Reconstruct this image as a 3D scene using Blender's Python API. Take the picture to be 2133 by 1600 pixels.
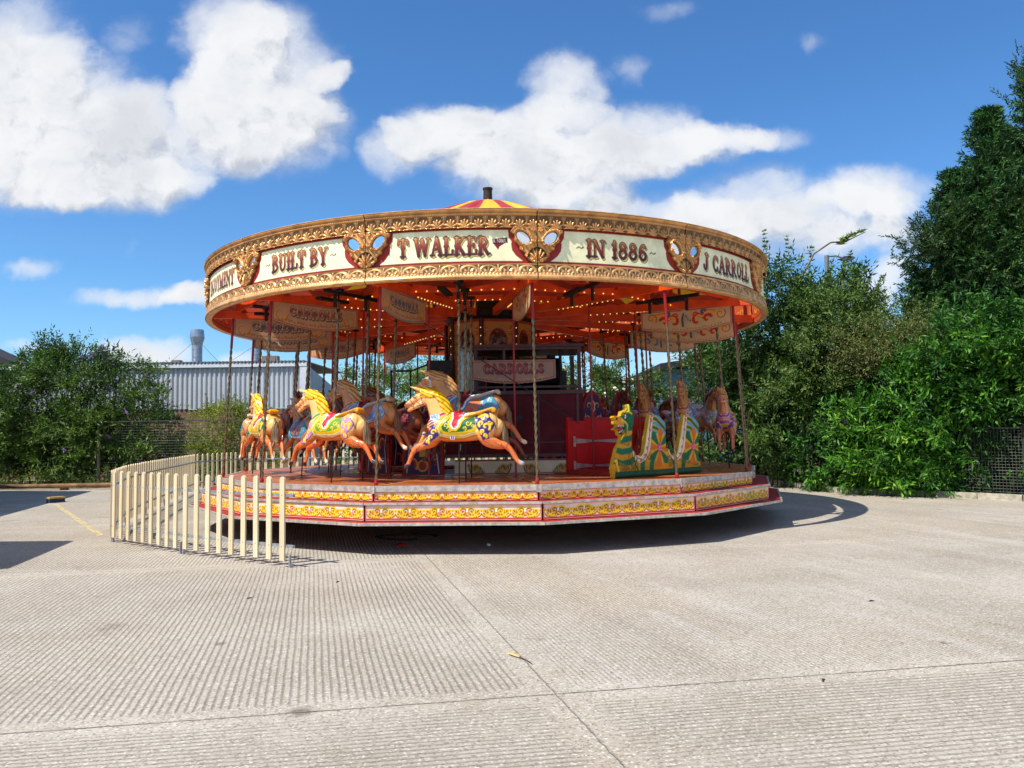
import bpy, bmesh, math, random
import numpy as np
from mathutils import Vector, Matrix
from mathutils.bvhtree import BVHTree
for o in list(bpy.data.objects): bpy.data.objects.remove(o)
S = bpy.context.scene
COL = S.collection
PI = math.pi
# ------------------------------------------------------------------ camera
CAMH, PITCH, ROLL = 1.82, 0.060877, -0.014614
cam = bpy.data.cameras.new('camera'); cam.lens = 27.85; cam.sensor_width = 36.0
cam.clip_start = 0.1; cam.clip_end = 1500
camo = bpy.data.objects.new('camera', cam); COL.objects.link(camo); S.camera = camo
_x = Vector((1, 0, 0)); _u = Vector((0, -math.sin(PITCH), math.cos(PITCH)))
_r = _x*math.cos(ROLL) + _u*math.sin(ROLL); _up = -_x*math.sin(ROLL) + _u*math.cos(ROLL)
_b = _r.cross(_up)
M = Matrix((_r, _up, _b)).transposed().to_4x4(); M.translation = Vector((0, 0, CAMH)); camo.matrix_world = M
# ------------------------------------------------------------------ exposure
S.view_settings.view_transform = 'Standard'; S.view_settings.look = 'None'
S.view_settings.exposure = 0.34; S.view_settings.gamma = 1.0
# ------------------------------------------------------------------ sun
SUN_EL, SUN_AZ = 56.0, 38.0        # shadows fall towards +x, turned 35 degrees to +y
e, a = math.radians(SUN_EL), math.radians(SUN_AZ)
sd = Vector((-math.cos(a)*math.cos(e), -math.sin(a)*math.cos(e), math.sin(e)))   # towards the sun
sun = bpy.data.lights.new('sun', 'SUN'); sun.energy = 4.9; sun.angle = math.radians(0.5); sun.color = (1.0, 0.95, 0.87)
suno = bpy.data.objects.new('sun', sun); COL.objects.link(suno); suno.rotation_euler = sd.to_track_quat('Z', 'Y').to_euler()
suno.location = (-20, -10, 30)

# ------------------------------------------------------------------ node helper
class NT:
    def __init__(s, tree): s.t = tree; s.t.nodes.clear()
    def n(s, typ, **kw):
        nd = s.t.nodes.new(typ)
        ins = kw.pop('ins', {})
        for k, v in kw.items(): setattr(nd, k, v)
        for k, v in ins.items():
            sk = nd.inputs[k]
            if isinstance(v, bpy.types.NodeSocket): s.t.links.new(v, sk)
            else: sk.default_value = v
        return nd
    def m(s, op, a, b=None, c=None, clamp=False):
        i = {0: a}
        if b is not None: i[1] = b
        if c is not None: i[2] = c
        return s.n('ShaderNodeMath', operation=op, use_clamp=clamp, ins=i).outputs[0]
    def v(s, op, a, b=None):
        i = {0: a}
        if b is not None: i[1] = b
        nd = s.n('ShaderNodeVectorMath', operation=op, ins=i)
        return nd.outputs['Value'] if op in ('DOT_PRODUCT', 'LENGTH') else nd.outputs[0]
    def noise(s, vec, scale, detail=4, rough=.5, out='Fac', dist=0):
        nd = s.n('ShaderNodeTexNoise', ins={'Scale': scale, 'Detail': detail, 'Roughness': rough, 'Distortion': dist})
        if vec is not None: s.t.links.new(vec, nd.inputs['Vector'])
        return nd.outputs[out]
    def mix(s, f, a, b, mode='MIX'):
        nd = s.n('ShaderNodeMix', data_type='RGBA', blend_type=mode)
        for i, v in ((0, f), (6, a), (7, b)):
            if isinstance(v, bpy.types.NodeSocket): s.t.links.new(v, nd.inputs[i])
            else: nd.inputs[i].default_value = v if i == 0 or len(v) == 4 else (*v, 1)
        return nd.outputs[2]
    def ss(s, x, a, b, o0=0., o1=1.):
        nd = s.n('ShaderNodeMapRange', interpolation_type='SMOOTHSTEP', ins={'From Min': a, 'From Max': b, 'To Min': o0, 'To Max': o1})
        s.t.links.new(x, nd.inputs['Value']); return nd.outputs[0]
    def link(s, a, b): s.t.links.new(a, b)

def lin(c):
    c = np.asarray(c, float)
    if c.max() > 1.0: c = c/255.
    return np.where(c <= .04045, c/12.92, ((c+.055)/1.055)**2.4)

# ------------------------------------------------------------------ world: sky with clouds placed by direction
W = bpy.data.worlds.new('World'); S.world = W; W.use_nodes = True
N = NT(W.node_tree)
sky = N.n('ShaderNodeTexSky', sky_type='NISHITA', sun_disc=False, sun_elevation=e, sun_rotation=math.atan2(sd.x, sd.y),
          altitude=50, air_density=1.0, dust_density=0.35, ozone_density=2.6)
tc = N.n('ShaderNodeTexCoord').outputs['Generated']
sep = N.n('ShaderNodeSeparateXYZ', ins={0: tc})
X, Y, Z = sep.outputs
ay = N.m('MAXIMUM', N.m('ABSOLUTE', Y), 0.12)
pv = N.n('ShaderNodeCombineXYZ', ins={0: N.m('DIVIDE', X, ay), 1: N.m('DIVIDE', Z, ay), 2: 0.0}).outputs[0]
wn = N.noise(pv, 7.0, 5, .55, 'Color')
warp = N.v('MULTIPLY', N.v('SUBTRACT', wn, (.5, .5, .5)), (.085, .06, 0))
wn2 = N.noise(pv, 28.0, 4, .6, 'Color')
warp2 = N.v('MULTIPLY', N.v('SUBTRACT', wn2, (.5, .5, .5)), (.022, .018, 0))
pw = N.v('ADD', N.v('ADD', pv, warp), warp2)
BL = [(-0.634,0.508,0.087,0.084,1),(-0.582,0.424,0.118,0.096,1),(-0.618,0.355,0.117,0.063,1),(-0.512,0.325,0.117,0.035,1),(-0.445,0.384,0.142,0.063,1),(-0.366,0.523,0.069,0.071,1),(-0.303,0.471,0.093,0.09,1),(-0.29,0.394,0.099,0.06,1),(-0.377,0.44,0.056,0.051,1),(-0.491,0.528,0.034,0.029,0.45),(-0.222,0.469,0.031,0.016,0.6),(0.076,0.446,0.056,0.045,1),(-0.086,0.397,0.068,0.038,1),(-0.142,0.367,0.043,0.038,0.9),(-0.037,0.378,0.093,0.051,1),(0.056,0.37,0.093,0.057,1),(0.18,0.381,0.087,0.048,1),(0.142,0.35,0.093,0.032,1),(0.267,0.373,0.068,0.025,0.85),(0.341,0.369,0.062,0.016,0.55),(-0.006,0.321,0.092,0.038,0.9),(0.092,0.3,0.074,0.035,1),(0.19,0.28,0.092,0.031,0.6),(0.307,0.297,0.086,0.044,0.9),(0.257,0.267,0.098,0.031,0.7),(0.342,0.234,0.135,0.031,0.7),(0.474,0.301,0.08,0.031,0.9),(0.417,0.264,0.086,0.037,0.8),(0.502,0.238,0.037,0.056,0.8),(0.164,0.47,0.031,0.022,0.5),(0.389,0.508,0.028,0.019,0.5),(0.209,0.55,0.05,0.016,0.45),(-0.615,0.214,0.037,0.014,0.65),(-0.479,0.183,0.098,0.016,0.9),(-0.4,0.18,0.037,0.015,0.8),(-0.472,0.112,0.067,0.023,1),(-0.606,0.12,0.049,0.011,0.7),(-0.356,0.1,0.043,0.011,0.7),(-0.486,0.246,0.015,0.019,0.35),(0.468,0.17,0.055,0.037,0.8),(0.197,0.089,0.036,0.024,0.6),(-0.259,0.071,0.182,0.015,0.4)]
def blobsum(p_):
    acc = None
    for (cx, cz, rx, rz, st) in BL:
        d = N.v('MULTIPLY', N.v('SUBTRACT', p_, (cx, cz, 0)), (1/(rx*1.2), 1/(rz*1.25), 0))
        q = N.m('MAXIMUM', N.m('MULTIPLY_ADD', N.v('DOT_PRODUCT', d, d), -st*1.15, st*1.15), 0.0)
        acc = q if acc is None else N.m('ADD', acc, q)
    return N.m('MINIMUM', acc, 1.5)
acc = blobsum(pw); OFF = (-0.018, 0.030, 0); acc2 = blobsum(N.v('ADD', pw, OFF))
behind = N.m('LESS_THAN', Y, 0.12)
gen = N.m('MULTIPLY', N.ss(N.noise(tc, 2.6, 6, .55), .47, .62), 1.2)
base = N.m('ADD', N.m('MULTIPLY', acc, N.m('SUBTRACT', 1.0, behind)), N.m('MULTIPLY', gen, behind))
fb = N.noise(pw, 15.0, 10, .60); fbo = N.noise(N.v('ADD', pw, (-0.010, 0.016, 0)), 15.0, 10, .60)
fb2 = N.noise(pv, 5.0, 4, .5)
dens = N.m('ADD', base, N.m('MULTIPLY', N.m('SUBTRACT', fb, .5), 1.15))
dens = N.m('ADD', dens, N.m('MULTIPLY', N.m('SUBTRACT', fb2, .5), .9))
cov = N.m('MULTIPLY', N.ss(dens, -.02, 1.42), N.ss(base, 0.0, .8))
thick = N.ss(dens, .55, 1.75)
shn = N.noise(N.v('ADD', pw, (0.012, -0.03, 0)), 9.0, 6, .55)
lit = N.m('ADD', N.m('MULTIPLY', N.m('SUBTRACT', acc2, acc), .55), N.m('MULTIPLY', N.m('SUBTRACT', fbo, fb), 1.5))
grey = N.m('MINIMUM', N.m('ADD', N.m('MULTIPLY', thick, N.ss(shn, .38, .68, 0, .55)), N.ss(lit, -.05, .55)), 1.0)
cc = N.mix(grey, (8.2, 8.35, 8.6), (4.9, 5.25, 5.9))
skyc = N.n('ShaderNodeHueSaturation', ins={'Saturation': 1.14, 'Value': 1.0, 'Fac': 1.0, 'Color': sky.outputs[0]}).outputs[0]
skyc = N.mix(1.0, skyc, (0.90, 1.26, 1.54), 'MULTIPLY')
fin = N.mix(cov, skyc, cc)
bg = N.n('ShaderNodeBackground', ins={0: fin, 1: 0.088})
out = N.n('ShaderNodeOutputWorld'); N.link(bg.outputs[0], out.inputs[0])

# ------------------------------------------------------------------ materials
MATS = {}
def mat(name, col=(.5, .5, .5), rough=.5, metal=0., noise=.12, nscale=6., bump=0., bscale=40., coat=0., vc=False, trans=0., emit=0., spec=.5, srgb=True):
    if name in MATS: return MATS[name]
    m = bpy.data.materials.new(name); m.use_nodes = True; n = NT(m.node_tree)
    co = n.n('ShaderNodeTexCoord').outputs['Object']
    if vc: c = n.n('ShaderNodeAttribute', attribute_name='Col').outputs['Color']
    else:
        l = lin(col) if srgb else np.array(col)
        c = n.n('ShaderNodeRGB'); c.outputs[0].default_value = (*l, 1); c = c.outputs[0]
    if noise:
        f = n.ss(n.noise(co, nscale, 5, .6), .3, .7, 1-noise, 1+noise*.6)
        g = n.n('ShaderNodeCombineColor', ins={0: f, 1: f, 2: f}).outputs[0]
        c = n.mix(1.0, c, g, 'MULTIPLY')
    b = n.n('ShaderNodeBsdfPrincipled', ins={'Roughness': rough, 'Metallic': metal, 'Coat Weight': coat, 'Coat Roughness': .08, 'Specular IOR Level': spec})
    n.link(c, b.inputs['Base Color'])
    if noise:
        n.link(n.ss(n.noise(co, nscale*2.3, 3, .5), .25, .75, max(.02, rough-.08), min(1, rough+.1)), b.inputs['Roughness'])
    if bump:
        bp = n.n('ShaderNodeBump', ins={'Strength': bump, 'Distance': .02}); n.link(n.noise(co, bscale, 4, .6), bp.inputs['Height'])
        n.link(bp.outputs[0], b.inputs['Normal'])
    if emit:
        n.link(c, b.inputs['Emission Color']); b.inputs['Emission Strength'].default_value = emit
    o = n.n('ShaderNodeOutputMaterial')
    if trans:
        t = n.n('ShaderNodeBsdfTranslucent'); n.link(c, t.inputs[0])
        mx = n.n('ShaderNodeMixShader', ins={0: trans}); n.link(b.outputs[0], mx.inputs[1]); n.link(t.outputs[0], mx.inputs[2])
        n.link(mx.outputs[0], o.inputs[0])
    else: n.link(b.outputs[0], o.inputs[0])
    MATS[name] = m; return m

# ------------------------------------------------------------------ object helpers
def link(o, parent=None):
    COL.objects.link(o)
    if parent is not None: o.parent = parent
    return o
def tag(o, label=None, cat=None, group=None, kind=None):
    if label: o['label'] = label
    if cat: o['category'] = cat
    if group: o['group'] = group
    if kind: o['kind'] = kind
    return o
def thing(name, label, cat, loc=(0, 0, 0), rz=0., group=None):
    o = bpy.data.objects.new(name, None); o.empty_display_size = .2; COL.objects.link(o)
    o.location = loc; o.rotation_euler = (0, 0, rz)
    return tag(o, label, cat, group)
KIDS = {}
def mk(name, me, m, parent=None, loc=(0, 0, 0), rot=(0, 0, 0), kind=None):
    if m is not None and not me.materials: me.materials.append(m)
    o = bpy.data.objects.new(name, me); link(o, parent); o.location = loc; o.rotation_euler = rot
    if kind: o['kind'] = kind
    if parent is not None: KIDS.setdefault(parent.name, []).append(o)
    return o
def copy_tree(o, parent=None):
    c = o.copy(); COL.objects.link(c); c.parent = parent
    for ch in list(KIDS.get(o.name, [])):
        d = copy_tree(ch, c); KIDS.setdefault(c.name, []).append(d)
    return c
def qmesh(name, V, F, C=None, smooth=False):
    """V (n,3), F (m,k) uniform, C (n,3) sRGB 0-255 per vertex"""
    V = np.asarray(V, np.float32); F = np.asarray(F, np.int32)
    me = bpy.data.meshes.new(name); me.vertices.add(len(V)); me.vertices.foreach_set('co', V.ravel())
    k = F.shape[1]; me.loops.add(F.size); me.loops.foreach_set('vertex_index', F.ravel())
    me.polygons.add(len(F)); me.polygons.foreach_set('loop_start', np.arange(len(F), dtype=np.int32)*k)
    me.polygons.foreach_set('loop_total', np.full(len(F), k, np.int32))
    me.polygons.foreach_set('use_smooth', np.full(len(F), smooth, bool))
    me.update(calc_edges=True)
    if C is not None: setcol(me, C)
    return me
def setcol(me, C):
    at = me.color_attributes.new('Col', 'FLOAT_COLOR', 'POINT')
    A = np.ones((len(me.vertices), 4), np.float32); A[:, :3] = lin(np.clip(np.asarray(C, float), 0, 255)/255.)
    at.data.foreach_set('color', A.ravel())
class MB:
    def __init__(s): s.V = []; s.F = []; s.n = 0
    def add(s, V, F):
        s.V += [tuple(v) for v in V]; s.F += [tuple(i+s.n for i in f) for f in F]; s.n += len(V); return s
    def box(s, c, d, R=None):
        x, y, z = [k/2 for k in d]
        V = [Vector((sx*x, sy*y, sz*z)) for sz in (-1, 1) for sx, sy in ((-1, -1), (1, -1), (1, 1), (-1, 1))]
        if R is not None: V = [R @ v for v in V]
        return s.add([v+Vector(c) for v in V], [(3, 2, 1, 0), (4, 5, 6, 7), (0, 1, 5, 4), (1, 2, 6, 5), (2, 3, 7, 6), (3, 0, 4, 7)])
    def bar(s, p, q, w, h, up=(0, 0, 1)):
        p, q = Vector(p), Vector(q); d = q-p; L = d.length; d.normalize(); upv = Vector(up)
        sx = d.cross(upv)
        if sx.length < 1e-4: sx = d.cross(Vector((1, 0, 0)))
        sx.normalize(); uz = sx.cross(d)
        return s.box((p+q)/2, (L, w, h), Matrix((d, sx, uz)).transposed())
    def tube(s, P, R, n=8, caps=True, ws=1.0, wax=None):
        """swept circle along points P with radii R"""
        P = [Vector(p) for p in P]; R = R if hasattr(R, '__len__') else [R]*len(P)
        ref = Vector((0, 1, 0)) if wax is None else Vector(wax)
        b0 = s.n; V = []; 
        for i, p in enumerate(P):
            d = (P[min(i+1, len(P)-1)]-P[max(i-1, 0)]).normalized()
            u = d.cross(ref)
            if u.length < 1e-3: u = d.cross(Vector((0.3, 0, 1)))
            u.normalize(); w = u.cross(d).normalized()
            for k in range(n):
                a = 2*PI*k/n; V.append(p+u*math.cos(a)*R[i]+w*math.sin(a)*R[i]*ws)
        F = [(i*n+k, i*n+(k+1) % n, (i+1)*n+(k+1) % n, (i+1)*n+k) for i in range(len(P)-1) for k in range(n)]
        if caps: F += [tuple(range(n))[::-1], tuple(range((len(P)-1)*n, len(P)*n))]
        return s.add(V, F)
    def lathe(s, prof, n=24, c=(0, 0, 0), caps=True):
        V = [(c[0]+r*math.cos(2*PI*k/n), c[1]+r*math.sin(2*PI*k/n), c[2]+z) for r, z in prof for k in range(n)]
        F = [(i*n+k, i*n+(k+1) % n, (i+1)*n+(k+1) % n, (i+1)*n+k) for i in range(len(prof)-1) for k in range(n)]
        if caps: F += [tuple(range(n))[::-1], tuple(range((len(prof)-1)*n, len(prof)*n))]
        return s.add(V, F)
    def prism(s, poly, y0, y1, ax='y'):
        n = len(poly)
        f = (lambda a, b, t: (a, t, b)) if ax == 'y' else (lambda a, b, t: (a, b, t))
        V = [f(a, b, y0) for a, b in poly]+[f(a, b, y1) for a, b in poly]
        F = [tuple(range(n)), tuple(range(n, 2*n))[::-1]]+[(i, i+n, (i+1) % n+n, (i+1) % n) for i in range(n)]
        return s.add(V, F)
    def mesh(s, name='m', smooth=False, fix=True):
        me = bpy.data.meshes.new(name); me.from_pydata([tuple(v) for v in s.V], [], s.F)
        if fix:
            b = bmesh.new(); b.from_mesh(me); bmesh.ops.recalc_face_normals(b, faces=b.faces); b.to_mesh(me); b.free()
        if smooth: me.polygons.foreach_set('use_smooth', np.ones(len(me.polygons), bool))
        me.update(); return me
    def ob(s, name, m, parent=None, smooth=False, **k): return mk(name, s.mesh(name, smooth), m, parent, **k)

# ------------------------------------------------------------------ painting: 2-D art evaluated on a grid, stored per vertex
class Cv:
    def __init__(s, x0, x1, y0, y1, res, bg):
        s.res = res; s.x = np.linspace(x0, x1, max(2, int(round((x1-x0)/res))+1)); s.y = np.linspace(y0, y1, max(2, int(round((y1-y0)/res))+1))
        s.X, s.Y = np.meshgrid(s.x, s.y); s.c = np.empty(s.X.shape+(3,)); s.c[:] = bg
    def win(s, xa, xb, ya, yb, m):
        i0, i1 = np.searchsorted(s.x, [xa-m, xb+m]); j0, j1 = np.searchsorted(s.y, [ya-m, yb+m])
        return slice(j0, j1), slice(i0, i1)
    def put(s, sl, sdv, c):
        if sdv.size == 0: return
        a = np.clip(.5-sdv/s.res, 0, 1)[..., None]; s.c[sl] = s.c[sl]*(1-a)+np.asarray(c, float)*a
    def stroke(s, P, w, c, w1=None):
        P = np.asarray(P, float); n = len(P); ws = np.linspace(w, w if w1 is None else w1, n)/2
        sl = s.win(P[:, 0].min(), P[:, 0].max(), P[:, 1].min(), P[:, 1].max(), ws.max()+s.res)
        X, Y = s.X[sl], s.Y[sl]
        if X.size == 0: return
        s.put(sl, sdseg(X, Y, P, ws), c)
    def poly(s, P, c, grow=0.):
        P = np.asarray(P, float); sl = s.win(P[:, 0].min(), P[:, 0].max(), P[:, 1].min(), P[:, 1].max(), abs(grow)+s.res)
        X, Y = s.X[sl], s.Y[sl]
        if X.size == 0: return
        s.put(sl, sdpoly(X, Y, P)-grow, c)
    def disc(s, x, y, r, c, ry=None, rot=0.):
        ry = r if ry is None else ry; m = max(r, ry); sl = s.win(x-m, x+m, y-m, y+m, s.res)
        X, Y = s.X[sl]-x, s.Y[sl]-y
        if X.size == 0: return
        X, Y = X*math.cos(rot)+Y*math.sin(rot), -X*math.sin(rot)+Y*math.cos(rot)
        s.put(sl, (np.sqrt((X/r)**2+(Y/ry)**2)-1)*min(r, ry), c)
    def sample(s, x, y):
        i = np.clip(np.round((x-s.x[0])/(s.x[1]-s.x[0])).astype(int), 0, len(s.x)-1); j = np.clip(np.round((y-s.y[0])/(s.y[1]-s.y[0])).astype(int), 0, len(s.y)-1)
        return s.c[j, i]
def sdseg(X, Y, P, ws):
    d = np.full(X.shape, 1e9)
    for i in range(len(P)-1):
        a, b = P[i], P[i+1]; ab = b-a; L = max(ab@ab, 1e-12)
        t = np.clip(((X-a[0])*ab[0]+(Y-a[1])*ab[1])/L, 0, 1)
        d = np.minimum(d, np.hypot(X-a[0]-t*ab[0], Y-a[1]-t*ab[1])-(ws[i]*(1-t)+ws[i+1]*t))
    return d
def sdpoly(X, Y, P):
    d = np.full(X.shape, 1e9); ins = np.zeros(X.shape, bool); n = len(P)
    for i in range(n):
        a, b = P[i], P[(i+1) % n]; ab = b-a; L = max(ab@ab, 1e-12)
        t = np.clip(((X-a[0])*ab[0]+(Y-a[1])*ab[1])/L, 0, 1)
        d = np.minimum(d, np.hypot(X-a[0]-t*ab[0], Y-a[1]-t*ab[1]))
        c = ((a[1] > Y) != (b[1] > Y)) & (X < (b[0]-a[0])*(Y-a[1])/(b[1]-a[1]+1e-12)+a[0]); ins ^= c
    return np.where(ins, -d, d)
def arc(cx, cy, rx, ry, a0, a1, n=14):
    t = np.radians(np.linspace(a0, a1, n)); return [(cx+rx*math.cos(k), cy+ry*math.sin(k)) for k in t]
def spiral(cx, cy, r0, r1, a0, turns, n=26, sgn=1):
    t = np.linspace(0, 1, n); return [(cx+(r0+(r1-r0)*k)*math.cos(a0+sgn*2*PI*turns*k), cy+(r0+(r1-r0)*k)*math.sin(a0+sgn*2*PI*turns*k)) for k in t]
# serif show-lettering: every glyph is (advance, [strokes]); stroke = (points, width[, end width])
TH, TN = .19, .085
def stem(x, y0=0., y1=1., ser=True, w=TH):
    o = [([(x, y0), (x, y1)], w), ([(x-.01, (y0+y1)/2), (x+.01, (y0+y1)/2)], w*1.55)]
    if ser: o += [([(x-.17, y0+.035), (x+.17, y0+.035)], .07), ([(x-.17, y1-.035), (x+.17, y1-.035)], .07)]
    return o
G = {
 'B': (.86, stem(.22)+[(arc(.36, .745, .26, .215, -95, 95), TH*.8), (arc(.36, .27, .34, .235, -95, 95), TH*.85)]),
 'U': (.92, [([(.22, 1), (.22, .35)], TH), (arc(.46, .34, .25, .30, 180, 360), TN*1.5), ([(.71, .35), (.71, 1)], TN), ([(.06, .965), (.39, .965)], .07), ([(.57, .965), (.85, .965)], .07), ([(.2, .55), (.24, .55)], .28)]),
 'I': (.44, stem(.22)),
 'L': (.78, stem(.22)+[([(.22, .04), (.68, .04)], .08), ([(.68, .04), (.70, .26)], .06, .12)]),
 'T': (.82, stem(.41, 0, 1, False)+[([(.24, .035), (.58, .035)], .07), ([(.07, .96), (.75, .96)], .08), ([(.07, .96), (.05, .72)], .07, .12), ([(.75, .96), (.77, .72)], .07, .12)]),
 'Y': (.9, [([(.45, 0), (.45, .45)], TH), ([(.45, .45), (.16, .98)], TH), ([(.45, .45), (.76, .98)], TN), ([(.29, .035), (.61, .035)], .07), ([(.02, .965), (.32, .965)], .07), ([(.62, .965), (.88, .965)], .07)]),
 'W': (1.26, [([(.14, 1), (.38, .03)], TH), ([(.38, .03), (.62, .95)], TN), ([(.62, .95), (.86, .03)], TH), ([(.86, .03), (1.1, 1)], TN), ([(.0, .965), (.3, .965)], .07), ([(.96, .965), (1.22, .965)], .07)]),
 'A': (.94, [([(.12, 0), (.44, 1)], TN), ([(.44, 1), (.76, 0)], TH), ([(.0, .035), (.27, .035)], .07), ([(.6, .035), (.92, .035)], .07), ([(.22, .36), (.64, .36)], .08), ([(.34, .36), (.38, .36)], .15)]),
 'K': (.94, stem(.22)+[([(.27, .42), (.70, .97)], TN), ([(.36, .52), (.74, .03)], TH), ([(.58, .965), (.86, .965)], .07), ([(.62, .035), (.92, .035)], .07)]),
 'E': (.80, stem(.22)+[([(.22, .04), (.68, .04)], .08), ([(.68, .04), (.71, .26)], .06, .11), ([(.22, .96), (.66, .96)], .08), ([(.66, .96), (.68, .76)], .06, .11), ([(.22, .5), (.54, .5)], .08), ([(.54, .4), (.54, .62)], .07)]),
 'R': (.94, stem(.22)+[(arc(.36, .72, .28, .24, -95, 95), TH*.8), ([(.42, .48), (.74, .04)], TH*.95), ([(.74, .04), (.9, .08)], .1, .05)]),
 'N': (.98, [([(.18, 0), (.18, 1)], TN), ([(.18, .98), (.76, .02)], TH), ([(.76, 0), (.76, 1)], TN), ([(.02, .035), (.34, .035)], .07), ([(.02, .965), (.28, .965)], .07), ([(.62, .965), (.92, .965)], .07)]),
 'J': (.70, [([(.42, 1), (.42, .25)], TH), (arc(.26, .24, .17, .2, 0, -170), TN*1.4), ([(.25, .965), (.6, .965)], .07), ([(.1, .28), (.12, .28)], .16)]),
 'O': (.92, [(arc(.45, .5, .29, .43, 60, 300, 20), TH*.9), (arc(.45, .5, .29, .43, -60, 60, 12), TH*.9)]),
 'C': (.86, [(arc(.46, .5, .30, .43, 50, 310, 22), TH*.85), ([(.68, .72), (.70, .92)], .12, .06), ([(.68, .28), (.70, .1)], .12, .06)]),
 'G': (.9, [(arc(.46, .5, .30, .43, 50, 320, 22), TH*.85), ([(.68, .72), (.70, .92)], .12, .06), ([(.70, .08), (.70, .42)], .14), ([(.52, .42), (.84, .42)], .07)]),
 'M': (1.2, [([(.18, 0), (.18, 1)], TN), ([(.18, 1), (.55, .1)], TH), ([(.55, .1), (.92, 1)], TN), ([(.92, 0), (.92, 1)], TH), ([(.02, .035), (.34, .035)], .07), ([(.76, .035), (1.08, .035)], .07)]),
 'S': (.74, [(arc(.37, .76, .2, .17, 25, 225, 14), TH*.6), (arc(.37, .25, .22, .19, 45, -155, 14), TH*.6), ([(.22, .64), (.52, .40)], TH*.75)]),
 'P': (.84, stem(.22)+[(arc(.36, .72, .28, .24, -95, 95), TH*.8)]),
 '1': (.50, stem(.26, 0, 1, False)+[([(.1, .035), (.42, .035)], .07), ([(.26, .96), (.1, .80)], .09)]),
 '8': (.80, [(arc(.39, .74, .2, .2, 0, 360, 20), TH*.72), (arc(.39, .27, .25, .24, 0, 360, 20), TH*.8)]),
 '6': (.80, [(arc(.39, .29, .24, .25, 0, 360, 20), TH*.8), (arc(.50, .42, .36, .52, 178, 100, 12), TH*.8), ([(.5, .93), (.6, .82)], .15)]),
 '&': (.9, [(arc(.36, .76, .17, .18, 0, 360, 16), .12), (arc(.36, .28, .27, .25, 30, 300, 16), .13), ([(.3, .62), (.8, .04)], .15)]),
 '~': (.62, [(arc(.22, .46, .12, .1, 20, 160, 8), .07), (arc(.42, .52, .12, .1, 200, 350, 8), .09), ([(.54, .56), (.55, .56)], .17)]),
 '-': (.4, [([(.08, .5), (.3, .5)], .1)]),
 ' ': (.42, []),
}
def text_w(t, sp=.0): return sum(G[c][0]+sp for c in t)
def text(cv, t, x, y, w, h, fill, outline=None, shadow=None, shoff=(.0, .0), bow=0., gro=1., fat=0.):
    """text box x..x+w, cap height h, baseline y (bow lifts the middle)"""
    tw = text_w(t); sx = w/tw; segs = []; px = 0
    for c in t:
        adv, st = G[c]
        for s_ in st:
            P = np.array(s_[0], float); wa = s_[1]; wb = s_[2] if len(s_) > 2 else wa
            k = (px+adv/2)/tw; dy = bow*(1-(2*k-1)**2)
            Q = np.stack([x+(px+P[:, 0])*sx, y+dy+P[:, 1]*h], -1); g = (sx*.6+h*.4)*gro
            segs.append((Q, np.linspace(wa, wb, len(P))/2*g+fat))
        px += adv
    m = h*.3; sl = cv.win(x, x+w, min(y, y+bow), max(y, y+bow)+h, m+abs(shoff[0])+abs(shoff[1])); X, Y = cv.X[sl], cv.Y[sl]
    if X.size == 0: return
    def field(ox, oy):
        d = np.full(X.shape, 1e9)
        for Q, ws in segs:
            i0, i1 = np.searchsorted(cv.x[sl[1]], [Q[:, 0].min()-m+ox, Q[:, 0].max()+m+ox]); 
            d[:, i0:i1] = np.minimum(d[:, i0:i1], sdseg(X[:, i0:i1]-ox, Y[:, i0:i1]-oy, Q, ws))
        return d
    if shadow is not None:
        d2 = field(*shoff); d3 = field(shoff[0]*.5, shoff[1]*.5); cv.put(sl, np.minimum(d2, d3)-h*.035, (72, 66, 30)); cv.put(sl, np.minimum(d2, d3)-h*.005, shadow)
    d = field(0, 0)
    if outline is not None: cv.put(sl, d-h*.045, outline)
    if callable(fill): cv.put(sl, d, fill((Y-y-bow*(1-(2*(X-x)/w-1)**2))/h))
    else: cv.put(sl, d, fill)
def grad(c0, c1, c2):
    def f(v):
        v = np.clip(v, 0, 1)[..., None]; a, b, c = [np.array(q, float) for q in (c0, c1, c2)]
        return np.where(v < .5, a+(b-a)*v*2, b+(c-b)*(v*2-1))
    return f
def leafscroll(cv, x, y, s, fx=1, fy=1, gold=(232, 178, 32), dark=(120, 52, 30), hi=(252, 228, 80), core=None):
    """acanthus S-scroll centred at x, y, half-size s"""
    f = lambda P: [(x+fx*a*s, y+fy*b*s) for a, b in P]
    main = spiral(0.15, 0, .12, .78, -1.2, 1.25, 26)
    tail = [(-1.0, -.45), (-.8, -.72), (-.35, -.86), (.15, -.8), (.62, -.62)]
    lv = [[(-.55, -.75), (-.75, -.25), (-.5, .15)], [(-.2, -.82), (-.32, -.5), (-.15, -.2)], [(.75, .3), (1.05, .55), (1.25, .3)]]
    if core is not None: cv.disc(x+fx*.12*s, y, .55*s, core)
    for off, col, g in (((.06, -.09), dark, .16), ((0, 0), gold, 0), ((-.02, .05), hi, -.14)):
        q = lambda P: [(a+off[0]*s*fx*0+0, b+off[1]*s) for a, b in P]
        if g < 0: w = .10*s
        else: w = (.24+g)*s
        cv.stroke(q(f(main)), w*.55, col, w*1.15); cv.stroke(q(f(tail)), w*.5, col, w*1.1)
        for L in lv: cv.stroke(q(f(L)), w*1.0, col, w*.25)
    cv.disc(x+fx*.15*s, y, .13*s, dark); cv.disc(x+fx*.15*s, y+.02*s, .07*s, (214, 60, 40))
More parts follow.
